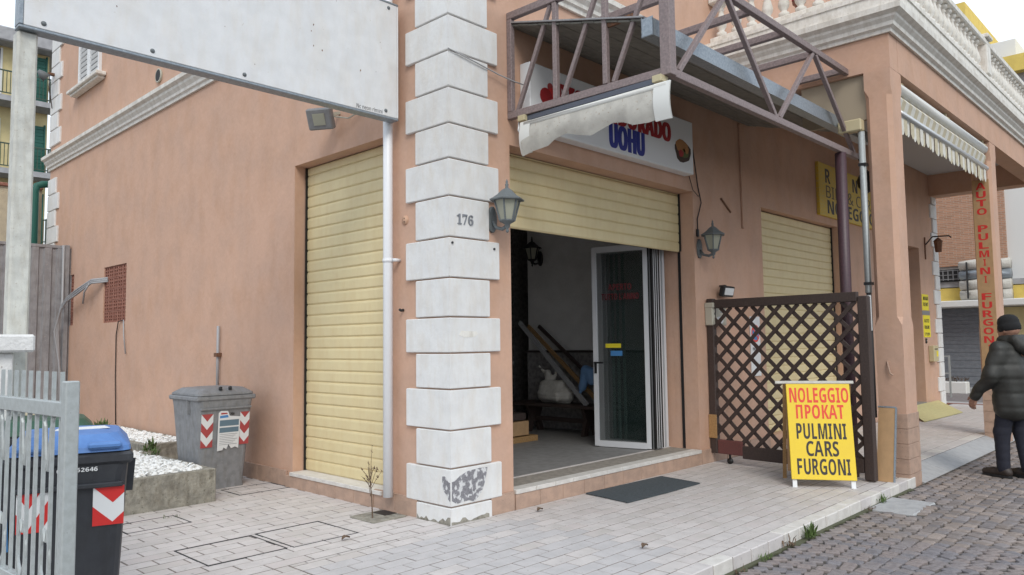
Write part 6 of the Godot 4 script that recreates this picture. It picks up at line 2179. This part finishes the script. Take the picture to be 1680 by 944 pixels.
func build_person() -> void:
	# local axes: -z is where the person faces, +x the right hand
	var yaw := -0.41
	var b := Basis(Y, yaw)
	var base := Vector3(5.552, -0.078, 2.571) - b * Vector3(-0.10, 0, -0.14)
	O = Vector3.ZERO
	# body: head, neck, torso, arms and hands, legs as one skin
	var L := Vector3(-0.285, 0.875, -0.225)
	var pd := Vector3(0.02, -0.93, -0.36).normalized()
	var body := [
		[Vector3(0, 1.585, 0.012), Vector3(0, 1.575, -0.035), 0.088, 0.078], [Vector3(0, 1.545, -0.03), Vector3(0, 1.505, -0.078), 0.062, 0.034],
		[Vector3(0, 1.57, -0.105), Vector3(0, 1.548, -0.127), 0.010, 0.014], [Vector3(-0.03, 1.578, -0.085), Vector3(0.03, 1.578, -0.085), 0.026, 0.026],
		[Vector3(-0.02, 1.512, -0.096), Vector3(0.02, 1.512, -0.096), 0.011, 0.011], [Vector3(-0.083, 1.575, 0.005), Vector3(-0.086, 1.545, 0.0), 0.016, 0.011], [Vector3(0.083, 1.575, 0.005), Vector3(0.086, 1.545, 0.0), 0.016, 0.011],
		[Vector3(0, 1.38, 0.01), Vector3(0, 1.51, 0.0), 0.058, 0.052], [Vector3(0, 0.92, 0), Vector3(0, 1.32, 0), 0.12, 0.13], [Vector3(-0.15, 1.36, 0), Vector3(0.15, 1.36, 0), 0.06, 0.06],
		[Vector3(-0.19, 1.35, 0), Vector3(-0.28, 1.09, -0.03), 0.05, 0.042], [Vector3(-0.28, 1.09, -0.03), L, 0.04, 0.03],
		[Vector3(0.19, 1.35, 0), Vector3(0.27, 1.08, 0.02), 0.05, 0.042], [Vector3(0.27, 1.08, 0.02), Vector3(0.25, 0.86, -0.06), 0.04, 0.03],
		[Vector3(-0.09, 0.90, 0), Vector3(-0.10, 0.48, -0.08), 0.075, 0.05], [Vector3(-0.10, 0.48, -0.08), Vector3(-0.10, 0.08, -0.09), 0.048, 0.036],
		[Vector3(0.09, 0.90, 0), Vector3(0.09, 0.48, 0.0), 0.075, 0.05], [Vector3(0.09, 0.48, 0.0), Vector3(0.085, 0.08, 0.06), 0.048, 0.036]]
	var person := put_mesh(net(body, 0.013, 0.03), "person", "skin", self)
	person.position = base
	person.rotation.y = yaw
	tag(person, "person in a dark puffy hooded jacket, black beanie and dark jeans, back turned", "person")
	# hands on a finer grid
	for sd in [-1.0, 1.0]:
		var w: Vector3 = L if sd < 0 else Vector3(0.25, 0.86, -0.06)
		var dn: Vector3 = pd if sd < 0 else Vector3(-0.02, -0.97, -0.22).normalized()
		var fw := Vector3(0, 0, -1)
		fw = (fw - dn * fw.dot(dn)).normalized()
		var inn: Vector3 = Vector3(-sd, 0, 0)
		var hb := [[w, w + dn * 0.05, 0.028, 0.03], [w + dn * 0.05 - fw * 0.022, w + dn * 0.095 - fw * 0.026, 0.018, 0.015], [w + dn * 0.05 + fw * 0.022, w + dn * 0.10 + fw * 0.028, 0.018, 0.015], [w + dn * 0.06, w + dn * 0.10, 0.02, 0.016]]
		for q in 4:
			var s0: float = [0.030, 0.011, -0.009, -0.027][q]
			var ln: float = [0.078, 0.086, 0.080, 0.062][q]
			var k0 := w + dn * 0.098 + fw * s0
			var k1 := k0 + (dn + inn * 0.25 + fw * (0.10 - 0.06 * q)).normalized() * ln * 0.5
			var k2 := k1 + (dn * 0.75 + inn * 0.65).normalized() * ln * 0.5
			hb.append([k0, k1, 0.0095, 0.0085])
			hb.append([k1, k2, 0.0085, 0.007])
		var t0 := w + dn * 0.035 + fw * 0.028
		var t1 := t0 + (fw * 0.75 + dn * 0.6 + inn * 0.25).normalized() * 0.042
		hb.append([t0, t1, 0.013, 0.011])
		hb.append([t1, t1 + (dn * 0.9 + fw * 0.35 + inn * 0.2).normalized() * 0.034, 0.0105, 0.008])
		put_mesh(net(hb, 0.004, 0.008), "hand", "skin", person)
	var jk := [
		[Vector3(-0.065, 0.76, 0.01), Vector3(-0.06, 1.12, 0.01), 0.165, 0.165], [Vector3(0.065, 0.76, 0.01), Vector3(0.06, 1.12, 0.01), 0.165, 0.165],
		[Vector3(-0.07, 1.10, 0.01), Vector3(-0.08, 1.30, 0.01), 0.165, 0.13], [Vector3(0.07, 1.10, 0.01), Vector3(0.08, 1.30, 0.01), 0.165, 0.13],
		[Vector3(-0.165, 1.365, 0.0), Vector3(0.165, 1.365, 0.0), 0.088, 0.088],
		[Vector3(-0.205, 1.34, 0), Vector3(-0.285, 1.09, -0.03), 0.092, 0.083], [Vector3(-0.285, 1.09, -0.03), L + pd * 0.012, 0.080, 0.056],
		[Vector3(0.205, 1.34, 0), Vector3(0.28, 1.08, 0.02), 0.092, 0.083], [Vector3(0.28, 1.08, 0.02), Vector3(0.25, 0.885, -0.05), 0.080, 0.058]]
	put_mesh(net(jk, 0.0165, 0.05, 0.009, 0.15), "jacket", "jacket", person)
	var hood := [[Vector3(-0.075, 1.455, 0.03), Vector3(0.075, 1.455, 0.03), 0.06, 0.06], [Vector3(-0.06, 1.45, -0.045), Vector3(0.06, 1.45, -0.045), 0.045, 0.045], [Vector3(-0.08, 1.45, 0.0), Vector3(-0.075, 1.46, -0.04), 0.045, 0.045], [Vector3(0.08, 1.45, 0.0), Vector3(0.075, 1.46, -0.04), 0.045, 0.045], [Vector3(-0.055, 1.40, 0.15), Vector3(0.055, 1.40, 0.15), 0.072, 0.072], [Vector3(-0.09, 1.47, 0.11), Vector3(0.09, 1.47, 0.11), 0.05, 0.05], [Vector3(0, 1.34, 0.165), Vector3(0, 1.40, 0.17), 0.05, 0.06]]
	put_mesh(net(hood, 0.012, 0.04), "hood", "jacket", person)
	var jn := [
		[Vector3(-0.085, 0.88, 0.0), Vector3(-0.10, 0.48, -0.08), 0.105, 0.078], [Vector3(-0.10, 0.48, -0.08), Vector3(-0.10, 0.10, -0.085), 0.076, 0.066],
		[Vector3(0.085, 0.88, 0.0), Vector3(0.09, 0.48, 0.0), 0.105, 0.078], [Vector3(0.09, 0.48, 0.0), Vector3(0.085, 0.10, 0.06), 0.076, 0.066], [Vector3(-0.06, 0.9, 0), Vector3(0.06, 0.9, 0), 0.13, 0.13]]
	put_mesh(net(jn, 0.015, 0.03, 0.004, 0.09), "jeans", "jeans", person)
	for q in [[-0.10, -0.09], [0.085, 0.06]]:
		var c := Vector3(q[0], 0, q[1])
		put_mesh(net([[c + Vector3(0, 0.055, 0.05), c + Vector3(0, 0.05, -0.10), 0.046, 0.046], [c + Vector3(0, 0.05, -0.10), c + Vector3(-0.005, 0.042, -0.19), 0.046, 0.038], [c + Vector3(0, 0.08, 0.02), c + Vector3(0, 0.12, 0.01), 0.052, 0.052]], 0.010, 0.02), "shoe", "leather", person)
		var s := S()
		var pl := []
		for k in 18:
			var a := TAU * k / 18
			pl.append(Vector2(c.x + cos(a) * 0.050, -c.z + 0.07 + sin(a) * 0.165))
		prism(s, pl, 0.028, Transform3D(Basis(Vector3(1, 0, 0), Vector3(0, 0, -1), Y), Vector3(0, 0.0, 0)))
		put(s, "sole", "black", person)
	var s2 := S(true)
	var hb2 := Basis(Vector3(1, 0, 0), -0.16)
	lathe(s2, Vector3(0, 1.585, 0.0), [Vector2(0.094, -0.03), Vector2(0.108, -0.015), Vector2(0.111, 0.02), Vector2(0.107, 0.045), Vector2(0.104, 0.05), Vector2(0.104, 0.075), Vector2(0.092, 0.115), Vector2(0.065, 0.14), Vector2(0.03, 0.152), Vector2(0.0, 0.155)], 20, 0.0, hb2)
	put(s2, "beanie", "knit", person)
	# dark shoulder bag hanging at the right hip
	var bg := net([[Vector3(0.33, 0.62, 0.06), Vector3(0.33, 0.92, 0.03), 0.085, 0.06], [Vector3(0.33, 0.64, -0.06), Vector3(0.33, 0.90, -0.05), 0.075, 0.05]], 0.02, 0.04)
	var sb := T("shoulder_bag", "dark bag hanging at the right side of the person in the puffy jacket", "bag", base)
	O = Vector3.ZERO
	sb.rotation.y = yaw
	put_mesh(bg, "pouch", "black", sb)
	s2 = S(true)
	tube(s2, [Vector3(0.335, 0.95, 0.0), Vector3(0.34, 1.15, 0.03), Vector3(0.25, 1.36, 0.06)], 0.012, 6)
	put(s2, "strap", "black", sb)

# ---------------------------------------------------------------- weeds, leaves, stains
func weed(label: String, at: Vector3, n: int, h: float, m: String) -> void:
	h *= 0.72
	var p := T("weed", label, "plant", at, "weeds in the paving joints")
	var s := S()
	for i in n:
		var a := rng.randf() * TAU
		var sp := rng.randf_range(0.15, 1.0)
		var o := at + Vector3(rng.randf_range(-0.07, 0.07), 0, rng.randf_range(-0.025, 0.025))
		var tip := o + Vector3(cos(a) * h * sp * 0.8, h * pow(rng.randf(), 1.6) * 1.0 + 0.012, sin(a) * h * sp * 0.6)
		var mid := (o + tip) * 0.5 + Y * h * 0.15
		var sd := (tip - o).cross(Y).normalized() * h * rng.randf_range(0.03, 0.10)
		tri(s, o, mid - sd, mid + sd, Y)
		tri(s, tip, mid - sd, mid + sd, Y)
	put(s, "leaves", m, p)

func build_small() -> void:
	weed("green weed tuft at the kerb, nearest below the A-board", Vector3(3.42, -0.082, 2.09), 34, 0.10, "leaf")
	weed("tall mixed weed clump at the middle of the kerb", Vector3(1.78, -0.082, 2.09), 60, 0.16, "leaf")
	weed("withered dark stalks at the kerb left of the tall weed clump", Vector3(1.42, -0.082, 2.09), 16, 0.17, "dead_plant")
	weed("low yellowish weeds at the kerb towards the photo's lower edge", Vector3(1.02, -0.082, 2.10), 50, 0.055, "leaf")
	weed("reddish brown dead leaves at the kerb by the photo's lower edge", Vector3(0.62, -0.082, 2.11), 30, 0.05, "dead_plant")
	weed("brown dry leaf heap at the kerb by the cement patch", Vector3(3.02, -0.078, 2.11), 40, 0.045, "dead_plant")
	weed("small weed sprig on the tiles in front of the near pebble bed", Vector3(-1.36, 0.0, -1.98), 16, 0.045, "leaf")
	weed("bushy green weed behind the bins, left end of the far pebble bed", Vector3(-0.40, 0.28, -6.7), 90, 0.26, "leaf")
	weed("green weed squeezed beside the grey bin's left side", Vector3(-0.62, 0.25, -4.4), 50, 0.22, "leaf")
	weed("ferny weed between the near pebble bed and the grey bin", Vector3(-0.86, 0.27, -3.75), 40, 0.17, "leaf")
	for q in [[Vector3(0.82, 0.006, 0.20), "curled brown dead leaf on the tiles right of the corner quoins"], [Vector3(0.45, 0.006, 1.50), "curled brown dead leaf on the tiles near the kerb"], [Vector3(-0.80, 0.006, -0.25), "curled brown dead leaf beside the inspection covers"]]:
		var p := T("dead_leaf", q[1], "leaf", q[0], "fallen leaves on the terrace")
		var s := S(true)
		var c: Vector3 = q[0]
		for k in 4:
			var x0 := -0.035 + k * 0.0175
			var w0: float = [0.004, 0.02, 0.026, 0.018, 0.003][k]
			var w1: float = [0.004, 0.02, 0.026, 0.018, 0.003][k + 1]
			var y0: float = [0.004, 0.014, 0.02, 0.014, 0.008][k]
			var y1: float = [0.004, 0.014, 0.02, 0.014, 0.008][k + 1]
			for sg in [-1.0, 1.0]:
				quad(s, c + Vector3(x0, y0, 0), c + Vector3(x0 + 0.0175, y1, 0), c + Vector3(x0 + 0.0175, y1 + 0.012, sg * w1), c + Vector3(x0, y0 + 0.012, sg * w0), Y)
		put(s, "blade", "dead_plant", p)
	# two black stones on the grey bin's neighbour wall and a switch hole on the pink pier
	var pl := T("wall_plug", "small dark hook in the pink pier between the white pipe and the quoins", "hook", Vector3(0.02, 1.72, -0.62))
	var s3 := S(true)
	tube(s3, [Vector3(0.03, 1.715, -0.63), Vector3(0.0, 1.71, -0.63), Vector3(-0.015, 1.72, -0.63)], 0.012, 6)
	put(s3, "hook", "dark", pl)
	var jb := T("junction_cover", "small round white socket cover on the pink pier beside the white pipe", "socket", Vector3(0.02, 2.49, -0.60))
	var s4 := S(true)
	lathe(s4, Vector3(0.03, 2.49, -0.60), [Vector2(0.04, 0), Vector2(0.038, 0.012), Vector2(0.0, 0.014)], 14, 0.0, Basis(Vector3(0, 0, 1), PI * 0.5))
	put(s4, "cover", "plaster_upper", jb)
	for y in [2.475, 2.505]:
		var s5 := S()
		box(s5, Vector3(0.014, y, -0.60), Vector3(0.003, 0.008, 0.008))
		put(s5, "hole", "dark", jb)
